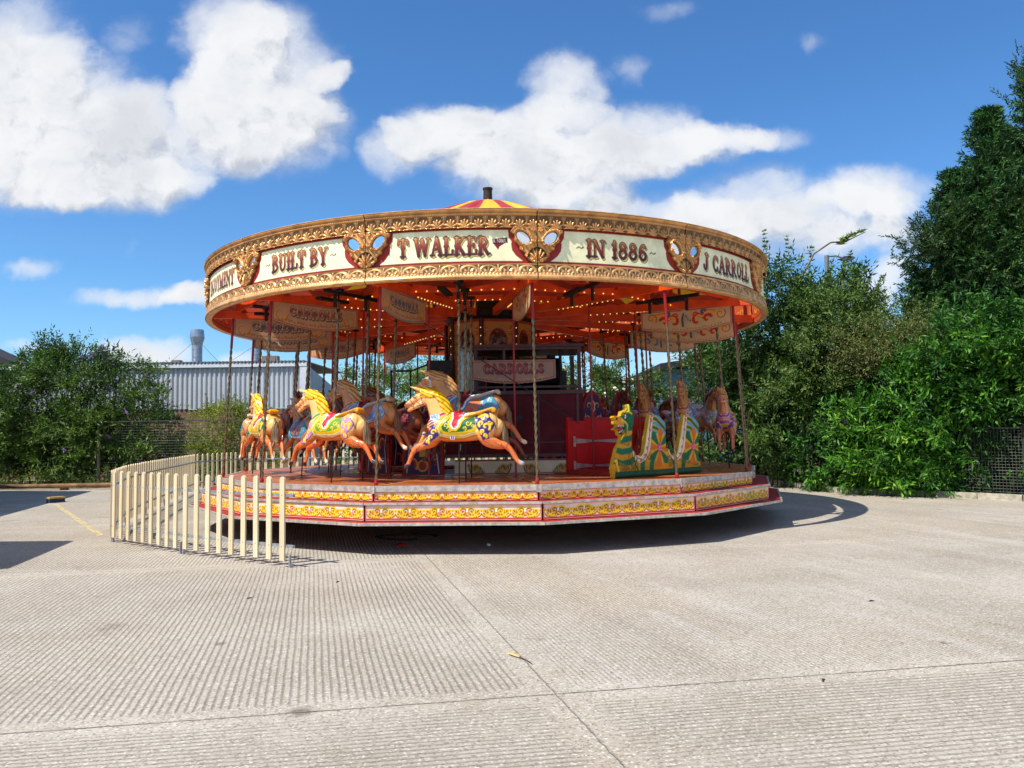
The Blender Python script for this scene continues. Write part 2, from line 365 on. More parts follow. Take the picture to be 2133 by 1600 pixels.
def gridmesh(name, cv, fn, mask=None, smooth=True, flip=False):
    """cv colours on surface fn(X, Y)->(x, y, z)"""
    ny, nx = cv.X.shape; V = np.stack(fn(cv.X, cv.Y), -1).reshape(-1, 3)
    idx = np.arange(ny*nx).reshape(ny, nx); F = np.stack([idx[:-1, :-1], idx[:-1, 1:], idx[1:, 1:], idx[1:, :-1]], -1)
    if mask is not None:
        k = mask[:-1, :-1] & mask[:-1, 1:] & mask[1:, 1:] & mask[1:, :-1]; F = F[k]
    F = F.reshape(-1, 4)
    if flip: F = F[:, ::-1]
    used = np.unique(F); re = np.full(ny*nx, -1); re[used] = np.arange(len(used))
    return qmesh(name, V[used], re[F], cv.c.reshape(-1, 3)[used], smooth)
def slabmesh(name, cv, mask, fn, th, hgt=None, back=None, edge=None):
    """solid board cut by mask: front at depth hgt, back at -th; fn(x, y, d)->(x, y, z)"""
    ny, nx = cv.X.shape; idx = np.arange(ny*nx).reshape(ny, nx); h = np.zeros(cv.X.shape) if hgt is None else hgt
    k = mask[:-1, :-1] & mask[:-1, 1:] & mask[1:, 1:] & mask[1:, :-1]
    F = np.stack([idx[:-1, :-1], idx[:-1, 1:], idx[1:, 1:], idx[1:, :-1]], -1)[k]
    Vf = np.stack(fn(cv.X, cv.Y, h), -1).reshape(-1, 3); Vb = np.stack(fn(cv.X, cv.Y, -th+h*0), -1).reshape(-1, 3)
    Cf = cv.c.reshape(-1, 3); Cb = Cf if back is None else (back.c.reshape(-1, 3) if hasattr(back, 'c') else np.broadcast_to(np.array(back, float), Cf.shape))
    E = np.concatenate([F[:, [0, 1]], F[:, [1, 2]], F[:, [2, 3]], F[:, [3, 0]]]); key = E[:, 0].astype(np.int64)*ny*nx+E[:, 1]; rev = E[:, 1].astype(np.int64)*ny*nx+E[:, 0]
    B = E[~np.isin(key, rev)]
    n = ny*nx; Fb = F[:, ::-1]+n; Fs = np.stack([B[:, 1], B[:, 0], B[:, 0]+n, B[:, 1]+n], -1)
    # side faces get own vertices so they may have the edge colour
    Vs = np.concatenate([Vf, Vb]); Cs = np.concatenate([Cf, Cb])
    if edge is not None: Cs2 = np.broadcast_to(np.array(edge, float), Cs.shape); Vs = np.concatenate([Vs, Vs]); Cs = np.concatenate([Cs, Cs2]); Fs = Fs+2*n
    FF = np.concatenate([F, Fb, Fs]); used = np.unique(FF); re = np.full(len(Vs), -1); re[used] = np.arange(len(used))
    return qmesh(name, Vs[used], re[FF], Cs[used], False)
def vnoise(P, f, seed=0):
    """cheap smooth noise for numpy points"""
    r = np.random.RandomState(seed); o = np.zeros(P.shape[:-1])
    for k in range(4):
        d = r.randn(3); d /= np.linalg.norm(d); o += np.sin((P@d)*f*(1+.6*k)+r.rand()*6.28)/(1+.5*k)
    return o/2.4
# ------------------------------------------------------------------ ground
def ground_mat():
    m = bpy.data.materials.new('ribbed concrete'); m.use_nodes = True; n = NT(m.node_tree)
    P = n.n('ShaderNodeTexCoord').outputs['Object']
    d = n.v('SUBTRACT', P, (0.28, 5.63, 0))
    wob = n.m('MULTIPLY', n.m('SUBTRACT', n.noise(P, .6, 3, .55), .5), .035)
    a = n.v('DOT_PRODUCT', d, (.9696, .2447, 0)); b = n.v('DOT_PRODUCT', d, (-.1709, .9853, 0))
    aw = n.m('ADD', a, wob); bw = n.m('ADD', b, wob)
    # distance to slab joints
    def tri(x, per): # distance to nearest multiple of per
        return n.m('ABSOLUTE', n.m('SUBTRACT', n.m('PINGPONG', x, per/2), 0.0))
    jw = n.m('MULTIPLY', n.m('SUBTRACT', n.noise(P, 9, 4, .7), .5), .03)
    ja = n.m('PINGPONG', n.m('ADD', a, jw), 4.6); jb = n.m('PINGPONG', n.m('ADD', b, jw), 3.12)
    jd = n.m('MINIMUM', ja, jb)
    joint = n.ss(jd, .004, .014, 1, 0)
    front = n.m('LESS_THAN', b, 0.0)
    right = n.m('MULTIPLY', n.m('GREATER_THAN', a, 0.0), n.m('SUBTRACT', 1.0, front))
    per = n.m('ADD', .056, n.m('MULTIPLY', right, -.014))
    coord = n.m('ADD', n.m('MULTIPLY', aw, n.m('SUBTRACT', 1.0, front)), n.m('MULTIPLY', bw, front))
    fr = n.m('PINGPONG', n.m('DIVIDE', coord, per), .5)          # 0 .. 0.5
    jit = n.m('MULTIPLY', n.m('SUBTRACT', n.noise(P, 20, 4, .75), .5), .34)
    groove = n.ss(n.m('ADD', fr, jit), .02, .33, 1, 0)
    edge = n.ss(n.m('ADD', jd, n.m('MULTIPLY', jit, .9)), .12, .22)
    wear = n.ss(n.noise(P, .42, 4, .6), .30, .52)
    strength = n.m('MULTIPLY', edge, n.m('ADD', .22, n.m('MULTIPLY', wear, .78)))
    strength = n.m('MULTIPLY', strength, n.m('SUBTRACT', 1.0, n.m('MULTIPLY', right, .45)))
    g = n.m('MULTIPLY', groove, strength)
    fine = n.noise(P, 120, 3, .7); mid = n.noise(P, 24, 5, .65); big = n.noise(P, .5, 5, .6); big2 = n.noise(P, .16, 4, .6)
    vor = n.n('ShaderNodeTexVoronoi', ins={'Scale': 70.0}); n.link(P, vor.inputs['Vector']); cell = vor.outputs['Color']
    csep = n.n('ShaderNodeSeparateColor', ins={0: cell}).outputs[0]
    col = n.mix(n.ss(big, .32, .68), tuple(lin((168, 158, 142))), tuple(lin((190, 182, 167))))
    col = n.mix(n.m('MULTIPLY', n.ss(big2, .48, .62), .45), col, tuple(lin((176, 160, 134))))
    col = n.mix(n.m('MULTIPLY', n.ss(mid, .35, .7), .35), col, tuple(lin((140, 131, 118))))
    # pale dragged tyre/cement smears on the right hand slab
    sm = n.noise(n.v('MULTIPLY', n.n('ShaderNodeCombineXYZ', ins={0: n.v('DOT_PRODUCT', P, (.30, -.954, 0)), 1: n.v('DOT_PRODUCT', P, (.954, .30, 0)), 2: 0.0}).outputs[0], (.22, 2.2, 1)), 1.0, 7, .64)
    col = n.mix(n.m('MULTIPLY', n.m('MULTIPLY', n.ss(sm, .52, .70), right), .34), col, tuple(lin((204, 200, 196))))
    col = n.mix(n.m('MULTIPLY', n.m('MULTIPLY', n.ss(sm, .45, .34), right), .25), col, tuple(lin((132, 126, 118))))
    sp = n.m('MULTIPLY', n.ss(csep, .86, .93), .7); col = n.mix(sp, col, tuple(lin((214, 208, 196))))
    sp2 = n.m('MULTIPLY', n.ss(csep, .20, .10), .6); col = n.mix(sp2, col, tuple(lin((112, 102, 90))))
    col = n.mix(n.m('MULTIPLY', n.ss(fine, .35, .7), .28), col, tuple(lin((128, 119, 107))))
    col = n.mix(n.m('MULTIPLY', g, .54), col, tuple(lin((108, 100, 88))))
    st = n.noise(P, 1.1, 3, .5); col = n.mix(n.m('MULTIPLY', n.ss(st, .66, .74), .5), col, tuple(lin((120, 112, 100))))
    # two oily stains
    for (sx, sy, r) in ((-1.42, 5.35, .13), (-2.6, 7.1, .08), (3.6, 6.8, .07)):
        q = n.v('LENGTH', n.v('MULTIPLY', n.v('SUBTRACT', P, (sx, sy, 0)), (1, 1.0, 0)))
        q = n.m('ADD', q, n.m('MULTIPLY', n.m('SUBTRACT', n.noise(P, 14, 4, .7), .5), .16))
        col = n.mix(n.ss(q, r*.2, r, .62, 0), col, tuple(lin((74, 66, 56))))
    col = n.mix(n.m('MULTIPLY', joint, n.m('MULTIPLY', n.ss(n.noise(P, 2.0, 4, .6), .3, .6, .45, .95), n.m('ADD', .35, n.m('MULTIPLY', n.m('LESS_THAN', jb, ja), n.ss(n.v('LENGTH', P), 9.0, 7.0, .0, .5))))), col, tuple(lin((70, 60, 48))))
    h = n.m('SUBTRACT', n.m('ADD', n.m('MULTIPLY', fine, .0035), n.m('MULTIPLY', mid, .004)), n.m('MULTIPLY', g, .010))
    h = n.m('SUBTRACT', h, n.m('MULTIPLY', joint, .02))
    h = n.m('ADD', h, n.m('MULTIPLY', csep, .0022))
    bp = n.n('ShaderNodeBump', ins={'Strength': .6, 'Distance': 1.0, 'Height': h})
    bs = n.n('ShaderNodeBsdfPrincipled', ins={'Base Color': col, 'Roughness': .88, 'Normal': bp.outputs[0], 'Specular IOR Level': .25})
    n.link(bs.outputs[0], n.n('ShaderNodeOutputMaterial').inputs[0]); return m
me = bpy.data.meshes.new('g'); me.from_pydata([(-260, -60, 0), (260, -60, 0), (260, 500, 0), (-260, 500, 0)], [], [(0, 1, 2, 3)])
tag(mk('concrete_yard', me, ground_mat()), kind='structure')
def sheet(name, pts, m, z=.004, kind='structure', label=None, cat=None):
    me = bpy.data.meshes.new(name); me.from_pydata([(x, y, z) for x, y in pts], [], [tuple(range(len(pts)))])
    b = bmesh.new(); b.from_mesh(me); bmesh.ops.recalc_face_normals(b, faces=b.faces)
    if b.faces[:][0].normal.z < 0: bmesh.ops.reverse_faces(b, faces=b.faces)
    b.to_mesh(me); b.free()
    return tag(mk(name, me, m), label, cat, kind=kind)
def soil_mat():
    m = bpy.data.materials.new('soil'); m.use_nodes = True; n = NT(m.node_tree); P = n.n('ShaderNodeTexCoord').outputs['Object']
    c = n.mix(n.ss(n.noise(P, 1.4, 6, .65), .35, .65), tuple(lin((104, 90, 68))), tuple(lin((152, 138, 112))))
    c = n.mix(n.ss(n.noise(P, 14, 5, .7), .45, .7), c, tuple(lin((78, 84, 48))))
    bp = n.n('ShaderNodeBump', ins={'Strength': .9, 'Distance': .05, 'Height': n.noise(P, 18, 5, .7)})
    n.link(n.n('ShaderNodeBsdfPrincipled', ins={'Base Color': c, 'Roughness': .95, 'Normal': bp.outputs[0]}).outputs[0], n.n('ShaderNodeOutputMaterial').inputs[0]); return m
SOIL = soil_mat()
sheet('dirt_verge', [(-40, 28.6), (-11.2, 28.9), (-10.6, 33), (-10.5, 60), (-60, 60)], SOIL)
sheet('soil_strip', [(8.62, 60), (8.62, 25.9), (9.2, 22.15), (11.0, 20.7), (12.25, 19.1), (14.8, 16.6), (60, 10), (60, 60)], SOIL)
sheet('back_verge', [(-9.5, 33.5), (8.4, 33.0), (8.4, 60), (-9.5, 60)], SOIL)
# painted yellow line worn into the yard
yl = mat('worn yellow paint', (186, 168, 128), .9, noise=.5, nscale=9)
sheet('yellow_line', [(-12.9, 22.3), (-12.78, 22.36), (-7.65, 14.95), (-7.76, 14.9)], yl, .004)
# kerb on the right
conc = mat('kerb concrete', (176, 168, 150), .9, noise=.35, nscale=7, bump=.5, bscale=30)
kb = MB(); kp = [(8.5, 45), (8.5, 25.8), (9.05, 22.05), (10.9, 20.55), (12.12, 18.97), (14.7, 16.4), (22, 10.5)]
for (x0, y0), (x1, y1) in zip(kp[:-1], kp[1:]):
    L = math.hypot(x1-x0, y1-y0); k = max(1, int(L/.95))
    for i in range(k):
        t0, t1 = i/k+.004, (i+1)/k-.004; kb.bar((x0+(x1-x0)*t0, y0+(y1-y0)*t0, .075), (x0+(x1-x0)*t1, y0+(y1-y0)*t1, .075), .16, .15+.012*((i*7) % 3))
tag(kb.ob('kerb', conc), kind='structure')

# ------------------------------------------------------------------ carousel frame of reference
CX, CY, CZ = -0.4966, 17.9931, 0.07
PH = math.radians(8.7395); DP = 2*PI/14; NS = 14
RB, ZT, ZB = 6.018, 5.16, 4.10
RD, ZD = 5.81, 0.94
RM, ZM = 6.11, 0.70
RS, ZS = 6.324, 0.418
def pol(r, phi, z=0.): return (r*math.sin(phi), -r*math.cos(phi), z)
ride = thing('carousel', 'large round galloper ride with gilded lettered top boards and striped pointed roof', 'carousel', (CX, CY, CZ))
gold = mat('gilded plaster', (206, 142, 66), .38, .42, noise=.35, nscale=5, vc=True)
gold_plain = mat('gilded lip', (226, 178, 122), .40, .4, noise=.3, nscale=9)
paint = mat('enamel paint', rough=.5, noise=.14, nscale=5, vc=True, coat=.04, spec=.3)
paint_m = mat('matt sign paint', rough=.6, noise=.10, nscale=5, vc=True)
mirror = mat('mirror glass', (235, 238, 242), .04, 1., noise=0)
orange = mat('orange beam paint', (228, 74, 10), .5, noise=.25, nscale=3)
orange_d = mat('orange red beam paint', (164, 42, 12), .6, noise=.25, nscale=3)
alu = mat('scuffed aluminium', (200, 190, 178), .42, .45, noise=.35, nscale=12)
redtread = mat('red step tread', (150, 26, 24), .6, noise=.3, nscale=6)
black = mat('black iron', (22, 22, 24), .5, .3, noise=.2)
dark = mat('greasy dark steel', (34, 31, 30), .6, .4, noise=.3)
red = mat('red enamel', (196, 14, 12), .5, noise=.14, nscale=3, spec=.3)
maroon = mat('maroon truck paint', (86, 14, 28), .6, noise=.3, nscale=2, spec=.2)
CREAM = (250, 242, 196); MAR = (150, 34, 34); GOLD = (232, 178, 40)

L14 = RB*DP
def cyl(R):
    def f(s, z, h=0.):
        p = s/RB; return ((R+h)*np.sin(p), -(R+h)*np.cos(p), z+0*s)
    return f
def frac(x, p): return x-np.floor(x/p)*p
# -- cornice relief
def cornice():
    cv = Cv(.008, L14-.008, 4.885, ZT, .009, (218, 156, 92)); s = cv.X; v = (cv.Y-4.885)/(ZT-4.885)
    h = .02+.045*v**1.6
    u = frac(s, .212)-.106; vv = v*.27/.106; uu = u/.106
    rr = np.hypot(uu, (v-.04)*2.2); th = np.arctan2(uu, (v-.04)*2.2+1e-6)
    leaf = np.where((rr < 1.02) & (v < .66), .026*(1-rr**4)+.014*np.cos(th*11)*np.clip(rr*1.5, 0, 1), 0)
    u2 = (frac(s+.106, .212)-.106)/.106; leaf2 = np.where((np.abs(u2) < .35*(v/.66)) & (v < .66), .012+.006*np.cos(u2*22), 0)
    h = h+np.maximum(leaf, leaf2)
    rope = np.exp(-((v-.76)/.055)**2)*(.016+.007*np.sin((s*1.0+v*.12)*2*PI/.035)); lip = np.clip((v-.86)/.05, 0, 1)*.028
    h = h+rope+lip
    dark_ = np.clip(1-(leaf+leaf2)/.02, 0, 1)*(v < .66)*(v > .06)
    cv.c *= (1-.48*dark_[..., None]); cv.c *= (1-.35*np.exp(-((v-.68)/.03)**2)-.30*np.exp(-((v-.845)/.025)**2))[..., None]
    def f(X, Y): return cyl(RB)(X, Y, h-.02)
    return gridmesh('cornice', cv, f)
def lower():
    cv = Cv(.008, L14-.008, ZB, 4.335, .009, (230, 172, 110)); s = cv.X; v = (cv.Y-ZB)/(.235)
    h = .018+.03*(1-v)
    u = frac(s, .30)-.15; cy_ = .50; rr = np.hypot(u/.125, (v-.50)/.36)
    ring = np.exp(-((rr-.95)/.16)**2)*.022*(v > .42); fan = np.where((rr < .8) & (v > .42), .014*(.5+.5*np.cos(np.arctan2(u, (v-.4)*.25)*7)), 0)
    kn = np.exp(-(((np.abs(u)-.05)/.022)**2+((v-.5)/.1)**2))*.02
    sp_ = np.exp(-(((np.abs(u)-.15)/.012)**2))*(v > .42)*(v < .9)*.014
    rope = np.exp(-((v-.34)/.07)**2)*(.010+.009*np.sin((s+v*.05)*2*PI/.055)); lip = np.exp(-((v-.12)/.13)**2)*.03
    r = np.maximum(np.maximum(ring, fan), np.maximum(kn, sp_)); top = np.clip((v-.93)/.04, 0, 1)*.016
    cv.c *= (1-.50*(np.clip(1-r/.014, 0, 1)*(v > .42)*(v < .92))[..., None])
    def f(X, Y): return cyl(RB)(X, Y, h+r+rope+lip+top-.025)
    return gridmesh('lower_moulding', cv, f)
def frieze(t=None, x0=.62, x1=2.1, h=.27, banner=False, sq=False):
    cv = Cv(.010, L14-.010, 4.33, 4.90, .0085, (160, 38, 30)); z0, z1 = 4.375, 4.860
    le = [(.215, z0), (.325, z0+.085), (.385, z0+.17), (.40, z0+.27), (.39, z0+.30), (.435, z0+.37), (.445, z1)]
    P = le+[(L14-x, z) for x, z in le[::-1]]
    cv.poly(P, (120, 26, 26), grow=.012); cv.poly(P, CREAM)
    if t:
        yb = 4.475
        text(cv, t, x0, yb, x1-x0, h, grad((62, 24, 48), (146, 46, 46), (222, 150, 90)), (96, 50, 40), (196, 184, 104), (.022, -.03), gro=.74)
        if banner:
            cv.poly([(2.02, 4.70), (2.22, 4.735), (2.22, 4.66), (2.12, 4.60), (2.10, 4.55), (2.06, 4.60), (2.03, 4.64)], (120, 20, 30))
            cv.poly([(2.01, 4.72), (2.24, 4.74), (2.25, 4.66), (2.02, 4.64)], (60, 14, 24))
            text(cv, '& SONS', 2.02, 4.663, .20, .055, (245, 240, 225))
        for xe in ((x0-.10, x1+.10) if sq else ()):
            cv.stroke([(xe-.055, 4.60), (xe-.02, 4.625), (xe+.02, 4.60), (xe+.055, 4.615)], .016, (92, 82, 40)); cv.disc(xe+.05, 4.62, .014, (92, 82, 40))
    return gridmesh('frieze', cv, cyl(RB-.03))
corn_me, low_me = cornice(), lower()
TX = {-3: ('ENJOYMENT', .52, 2.18, .27, False, False), -2: ('BUILT BY', .72, 1.98, .28, False, True), -1: ('T WALKER', .52, 1.98, .28, True, False),
      0: ('IN 1886', .80, 1.92, .27, False, True), 1: ('J CARROLL', .50, 2.18, .28, False, False)}
blank_me = frieze()
def cartouche():
    cv = Cv(-.46, .46, 4.335, 4.915, .0075, (226, 164, 96)); x, v = np.abs(cv.X), (cv.Y-4.34)/.56
    wv = np.interp(v, [0, .06, .16, .26, .38, .5, .62, .72, .84, .94, 1.0], [.06, .13, .19, .20, .27, .30, .37, .345, .40, .425, .36])
    mask = (x < wv+.012*np.sin(v*38)) & (v > .0) & (v < 1.0)
    ex, ez = x-.215, (v-.70)*.56; rot = .72; a_, b_ = ex*math.cos(rot)+ez*math.sin(rot), -ex*math.sin(rot)+ez*math.cos(rot)
    el = np.hypot(a_/.125, b_/.078)
    edge = np.clip((wv-x)/.05, 0, 1)
    h = .025+.03*np.sqrt(edge)
    h += np.exp(-((el-1.22)/.16)**2)*(.03+.007*np.sin(np.arctan2(b_, a_)*16))
    h = np.where(el < 1.02, .012, h)
    fr = np.hypot(x/.16, (v-.10)/.34); fan = (fr < 1) & (v > .1) & (v < .50)
    h = np.where(fan, .03+.035*(1-fr**2)+.011*np.cos(np.arctan2(x, (v-.06)*.4)*14), h)
    for bx, bv, br in ((.37, .86, .045), (.335, .62, .036), (.25, .40, .034), (.17, .22, .03), (.06, .92, .035), (.045, .60, .028), (.40, .74, .024), (.29, .92, .03), (.07, .06, .036), (.14, .52, .026)):
        d = np.hypot(x-bx, (v-bv)*.56)/br; h = h+np.where(d < 1.25, .028*np.cos(np.clip(d, 0, 1.25)*1.25)+.008*np.cos(d*9), 0)
    h += .006*np.sin(cv.X*90+v*30)*(el > 1.4)*(~fan)
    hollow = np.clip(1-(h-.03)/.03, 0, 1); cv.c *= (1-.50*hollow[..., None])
    cv.c[np.abs(cv.X) < .007] = (58, 34, 24)
    return slabmesh('cartouche', cv, mask, lambda X, Y, d: cyl(RB-.035)(X, Y, d), .0, h)
cart_me = cartouche()
mb = MB(); P2 = [(.118*math.cos(t)*(.86 if 0 else 1), .072*math.sin(t)) for t in np.linspace(0, 2*PI, 25)[:-1]]
def mirr(sg):
    pts = [(sg*.215+sg*(a*math.cos(.72)-b*math.sin(.72)), 4.34+.70*.56+(a*math.sin(.72)+b*math.cos(.72))) for a, b in P2]
    m_ = MB(); V = []; 
    for d in (-.01, -.003): V += [tuple(float(k) for k in cyl(RB-.0)(np.array(x), np.array(z), d)) for x, z in pts]
    m_.add(V, [tuple(range(24)), tuple(range(24, 48))]+[(i, (i+1) % 24, (i+1) % 24+24, i+24) for i in range(24)]); return m_.mesh('mirror')
mirm = [mirr(-1), mirr(1)]
# inner side and rims of the top boards
def backboard():
    cv = Cv(0, L14, ZB+.0, ZT, .014, (196, 88, 34))
    for i in range(6):
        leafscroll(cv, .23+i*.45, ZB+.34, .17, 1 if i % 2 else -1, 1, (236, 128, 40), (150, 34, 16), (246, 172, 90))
    cv.stroke([(0, ZB+.10), (L14, ZB+.10)], .03, (150, 40, 20)); cv.stroke([(0, ZB+.60), (L14, ZB+.60)], .02, (150, 40, 20))
    return gridmesh('board_back', cv, cyl(RB-.09), flip=True)
back_me = backboard()
def ringseg(prof, n=12, pad=.0012, L=None):
    """profile [(r, z)..] swept over one section (curved)"""
    m = MB(); V = []; 
    for i in range(n+1):
        p = pad+(DP-2*pad)*i/n
        V += [pol(r, p, z) for r, z in prof]
    k = len(prof); F = [(i*k+j, (i+1)*k+j, (i+1)*k+(j+1) % k, i*k+(j+1) % k) for i in range(n) for j in range(k)]
    F += [tuple(range(k)), tuple(range(n*k, n*k+k))[::-1]]
    return m.add(V, F)
rim_low = ringseg([(RB-.085, ZB+.004), (RB+.0, ZB-.012), (RB+.03, ZB+.0), (RB-.01, ZB+.012)]).mesh('rim_low')
rim_top = ringseg([(RB-.085, ZT+.02), (RB-.085, ZT-.02), (RB+.055, ZT-.004), (RB+.075, ZT+.010), (RB+.055, ZT+.024)]).mesh('rim_top')
for k in range(NS):
    rz = PH+k*DP; kk = k if k <= 6 else k-14
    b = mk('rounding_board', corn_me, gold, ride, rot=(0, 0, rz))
    if kk in TX: t = TX[kk]; fm = frieze(*t)
    else: fm = blank_me
    f = mk('lettered_panel', fm, paint, b)
    if kk in TX: f['label'] = 'cream panel lettered '+t[0]+(' & SONS' if t[4] else '')
    mk('lower_moulding', low_me, gold, b); mk('board_back', back_me, paint_m, b)
    mk('bottom_rim', rim_low, gold_plain, b); mk('top_rim', rim_top, gold_plain, b)
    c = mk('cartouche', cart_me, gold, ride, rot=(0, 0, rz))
    for q in mirm: mk('mirror', q, mirror, c)
# -- deck and steps (straight sided sections)
def secpt(r, t, z): # straight chord between the two corners of a section
    a_, b_ = Vector(pol(r, 0, z)), Vector(pol(r, DP, z)); return a_.lerp(b_, t)
def secprism(prof, gap=.006):
    m = MB(); k = len(prof); V = [secpt(r, t, z) for t in (gap/2.7, 1-gap/2.7) for r, z in prof]
    return m.add(V, [tuple(range(k)), tuple(range(k, 2*k))[::-1]]+[(j, (j+1) % k, (j+1) % k+k, j+k) for j in range(k)])
wood = mat('varnished deck boards', (176, 84, 40), .28, noise=.5, nscale=2, coat=.2)
def deck_mat():
    m = bpy.data.materials.new('deck planks'); m.use_nodes = True; n = NT(m.node_tree); P = n.n('ShaderNodeTexCoord').outputs['Object']
    d = n.v('DOT_PRODUCT', P, (math.sin(DP/2), -math.cos(DP/2), 0)); t = n.v('DOT_PRODUCT', P, (math.cos(DP/2), math.sin(DP/2), 0))
    pl = n.m('DIVIDE', d, .12); idn = n.m('FLOOR', pl); w = n.n('ShaderNodeTexWhiteNoise', noise_dimensions='1D', ins={'W': idn}).outputs[0]
    gap = n.ss(n.m('PINGPONG', pl, .5), .02, .06, 1, 0)
    grain = n.noise(n.n('ShaderNodeCombineXYZ', ins={0: n.m('MULTIPLY', t, 1.5), 1: n.m('MULTIPLY', d, 26), 2: w}).outputs[0], 1.0, 5, .65)
    c = n.mix(n.ss(grain, .3, .7), tuple(lin((150, 70, 34))), tuple(lin((206, 112, 58)))); c = n.mix(n.m('MULTIPLY', w, .45), c, tuple(lin((222, 132, 78))))
    c = n.mix(gap, c, tuple(lin((60, 26, 14)))); wear = n.noise(P, 2.2, 5, .6); c = n.mix(n.ss(wear, .5, .68, 0, .5), c, tuple(lin((150, 108, 84))))
    b = n.n('ShaderNodeBsdfPrincipled', ins={'Base Color': c, 'Roughness': n.ss(wear, .3, .7, .18, .42), 'Coat Weight': .12, 'Coat Roughness': .25, 'Specular IOR Level': .35})
    n.link(b.outputs[0], n.n('ShaderNodeOutputMaterial').inputs[0]); return m
DECKM = deck_mat()
deck_me = secprism([(2.35, ZD), (RD-.03, ZD), (RD-.03, ZD-.06), (2.35, ZD-.06)]).mesh('deck')
edge_me = secprism([(RD-.03, ZD+.004), (RD+.012, ZD+.004), (RD+.012, ZD-.088), (RD-.03, ZD-.088)]).mesh('edge')
tread1 = secprism([(RD-.12, ZM+.004), (RM-.02, ZM+.0), (RM-.02, ZM-.03), (RD-.12, ZM-.03)]).mesh('tread')
nose1 = secprism([(RM-.02, ZM+.008), (RM+.012, ZM+.008), (RM+.012, ZM-.026), (RM-.02, ZM-.026)]).mesh('nosing')
tread2 = secprism([(RM-.12, ZS+.012), (RS-.02, ZS), (RS-.02, ZS-.03), (RM-.12, ZS-.03)]).mesh('tread')
nose2 = secprism([(RS-.02, ZS+.008), (RS+.014, ZS+.008), (RS+.014, ZS-.034), (RS-.02, ZS-.034)]).mesh('nosing')
def riser(r, z0, z1, seed):
    L = 2*r*math.sin(DP/2); cv = Cv(.012, L-.012, z0, z1, .0062, (244, 212, 190)); H = z1-z0; s = H*.47
    cv.stroke([(0, z0+.02), (L, z0+.02)], .026, (206, 70, 66)); cv.stroke([(0, z0+.045), (L, z0+.045)], .006, (250, 232, 220)); cv.stroke([(0, z1-.012), (L, z1-.012)], .008, (206, 110, 96))
    gd, dk, hi = (232, 172, 24), (150, 84, 40), (250, 222, 70); yc = z0+H*.55; hh = H*.36; per = (L-.08)/6
    for i in range(6):
        xm = .04+per*(i+.5)
        for sg in (-1, 1):
            core = ((214, 150, 200), (150, 190, 190), (226, 206, 30))[(i+(sg > 0)) % 3]
            c1, c2 = xm+sg*per*.15, xm+sg*per*.37
            cv.disc(c1, yc, hh*.72, core); cv.disc(c2, yc-.01, hh*.55, (226, 214, 40) if i % 2 else core)
            A_ = spiral(c1, yc, hh*.12, hh*.92, PI/2, 1.35, 30, sg); B_ = spiral(c2, yc-.01, hh*.1, hh*.80, -PI/2, 1.25, 26, -sg)
            C_ = [(c1-sg*.01, yc-hh*.95), (c1+sg*per*.12, yc-hh*.9), (c2+sg*.01, yc-hh*.25), (c2+sg*per*.12, yc+hh*.3), (xm+sg*per*.5, yc+hh*.1)]
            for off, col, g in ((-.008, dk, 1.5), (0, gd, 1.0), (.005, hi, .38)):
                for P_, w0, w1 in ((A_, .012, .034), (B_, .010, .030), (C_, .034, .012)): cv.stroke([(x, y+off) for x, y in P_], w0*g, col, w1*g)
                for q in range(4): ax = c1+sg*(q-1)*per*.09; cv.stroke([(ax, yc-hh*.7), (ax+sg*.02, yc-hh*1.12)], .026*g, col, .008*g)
            cv.disc(c1, yc, .012, (206, 50, 36)); cv.disc(c2, yc-.01, .010, (206, 50, 36)); cv.disc(xm+sg*per*.47, yc-.02, .012, (250, 238, 220))
        cv.disc(xm, yc+.01, .016, (250, 236, 216), .04); cv.disc(xm, yc-.02, .010, (206, 80, 60))
    for e_ in (.02, L-.02): cv.stroke([(e_, z0), (e_, z1)], .02, (214, 96, 80))
    a_, b_ = Vector(pol(r, 0)), Vector(pol(r, DP)); d = (b_-a_).normalized()
    return gridmesh('riser', cv, lambda X, Y: (a_.x+d.x*X, a_.y+d.y*X, Y), smooth=False)
ris1 = riser(RD-.01, ZM+.012, ZD-.088, 1); ris2 = riser(RM-.015, ZS+.02, ZM-.026, 2)
corner = MB(); corner.box((0, -RD-.016, ZD-.055), (.075, .035, .115)); corner_me = corner.mesh('c')
stripe = MB(); V = []; 
sa, sb = Vector(pol(RD-.04, .004)), Vector(pol(3.2, .004)); side = Vector(pol(1, PI/2))
stripe.add([sb+Vector((.0, 0, ZD+.003)), sa+Vector((0, 0, ZD+.003)), sa+side*.05+Vector((0, 0, ZD+.003)), sb+side*.02+Vector((0, 0, ZD+.003))], [(0, 1, 2, 3)]); stripe_me = stripe.mesh('s')
yel = mat('yellow line paint', (214, 150, 40), .4, noise=.3); mar2 = mat('dark red edge paint', (150, 30, 24), .4, noise=.3)
for k in range(NS):
    rz = PH+k*DP; R_ = (0, 0, rz)
    dk = mk('deck_section', deck_me, DECKM, ride, rot=R_); mk('edge_trim', edge_me, alu, dk); mk('corner_plate', corner_me, alu, dk); mk('painted_stripe', stripe_me, yel, dk)
    s1 = mk('step', tread1, redtread, ride, rot=R_); mk('nosing', nose1, alu, s1); mk('scroll_riser', ris1, paint, s1)
    s2 = mk('step', tread2, redtread, ride, rot=R_); mk('nosing', nose2, alu, s2); mk('scroll_riser', ris2, paint, s2)
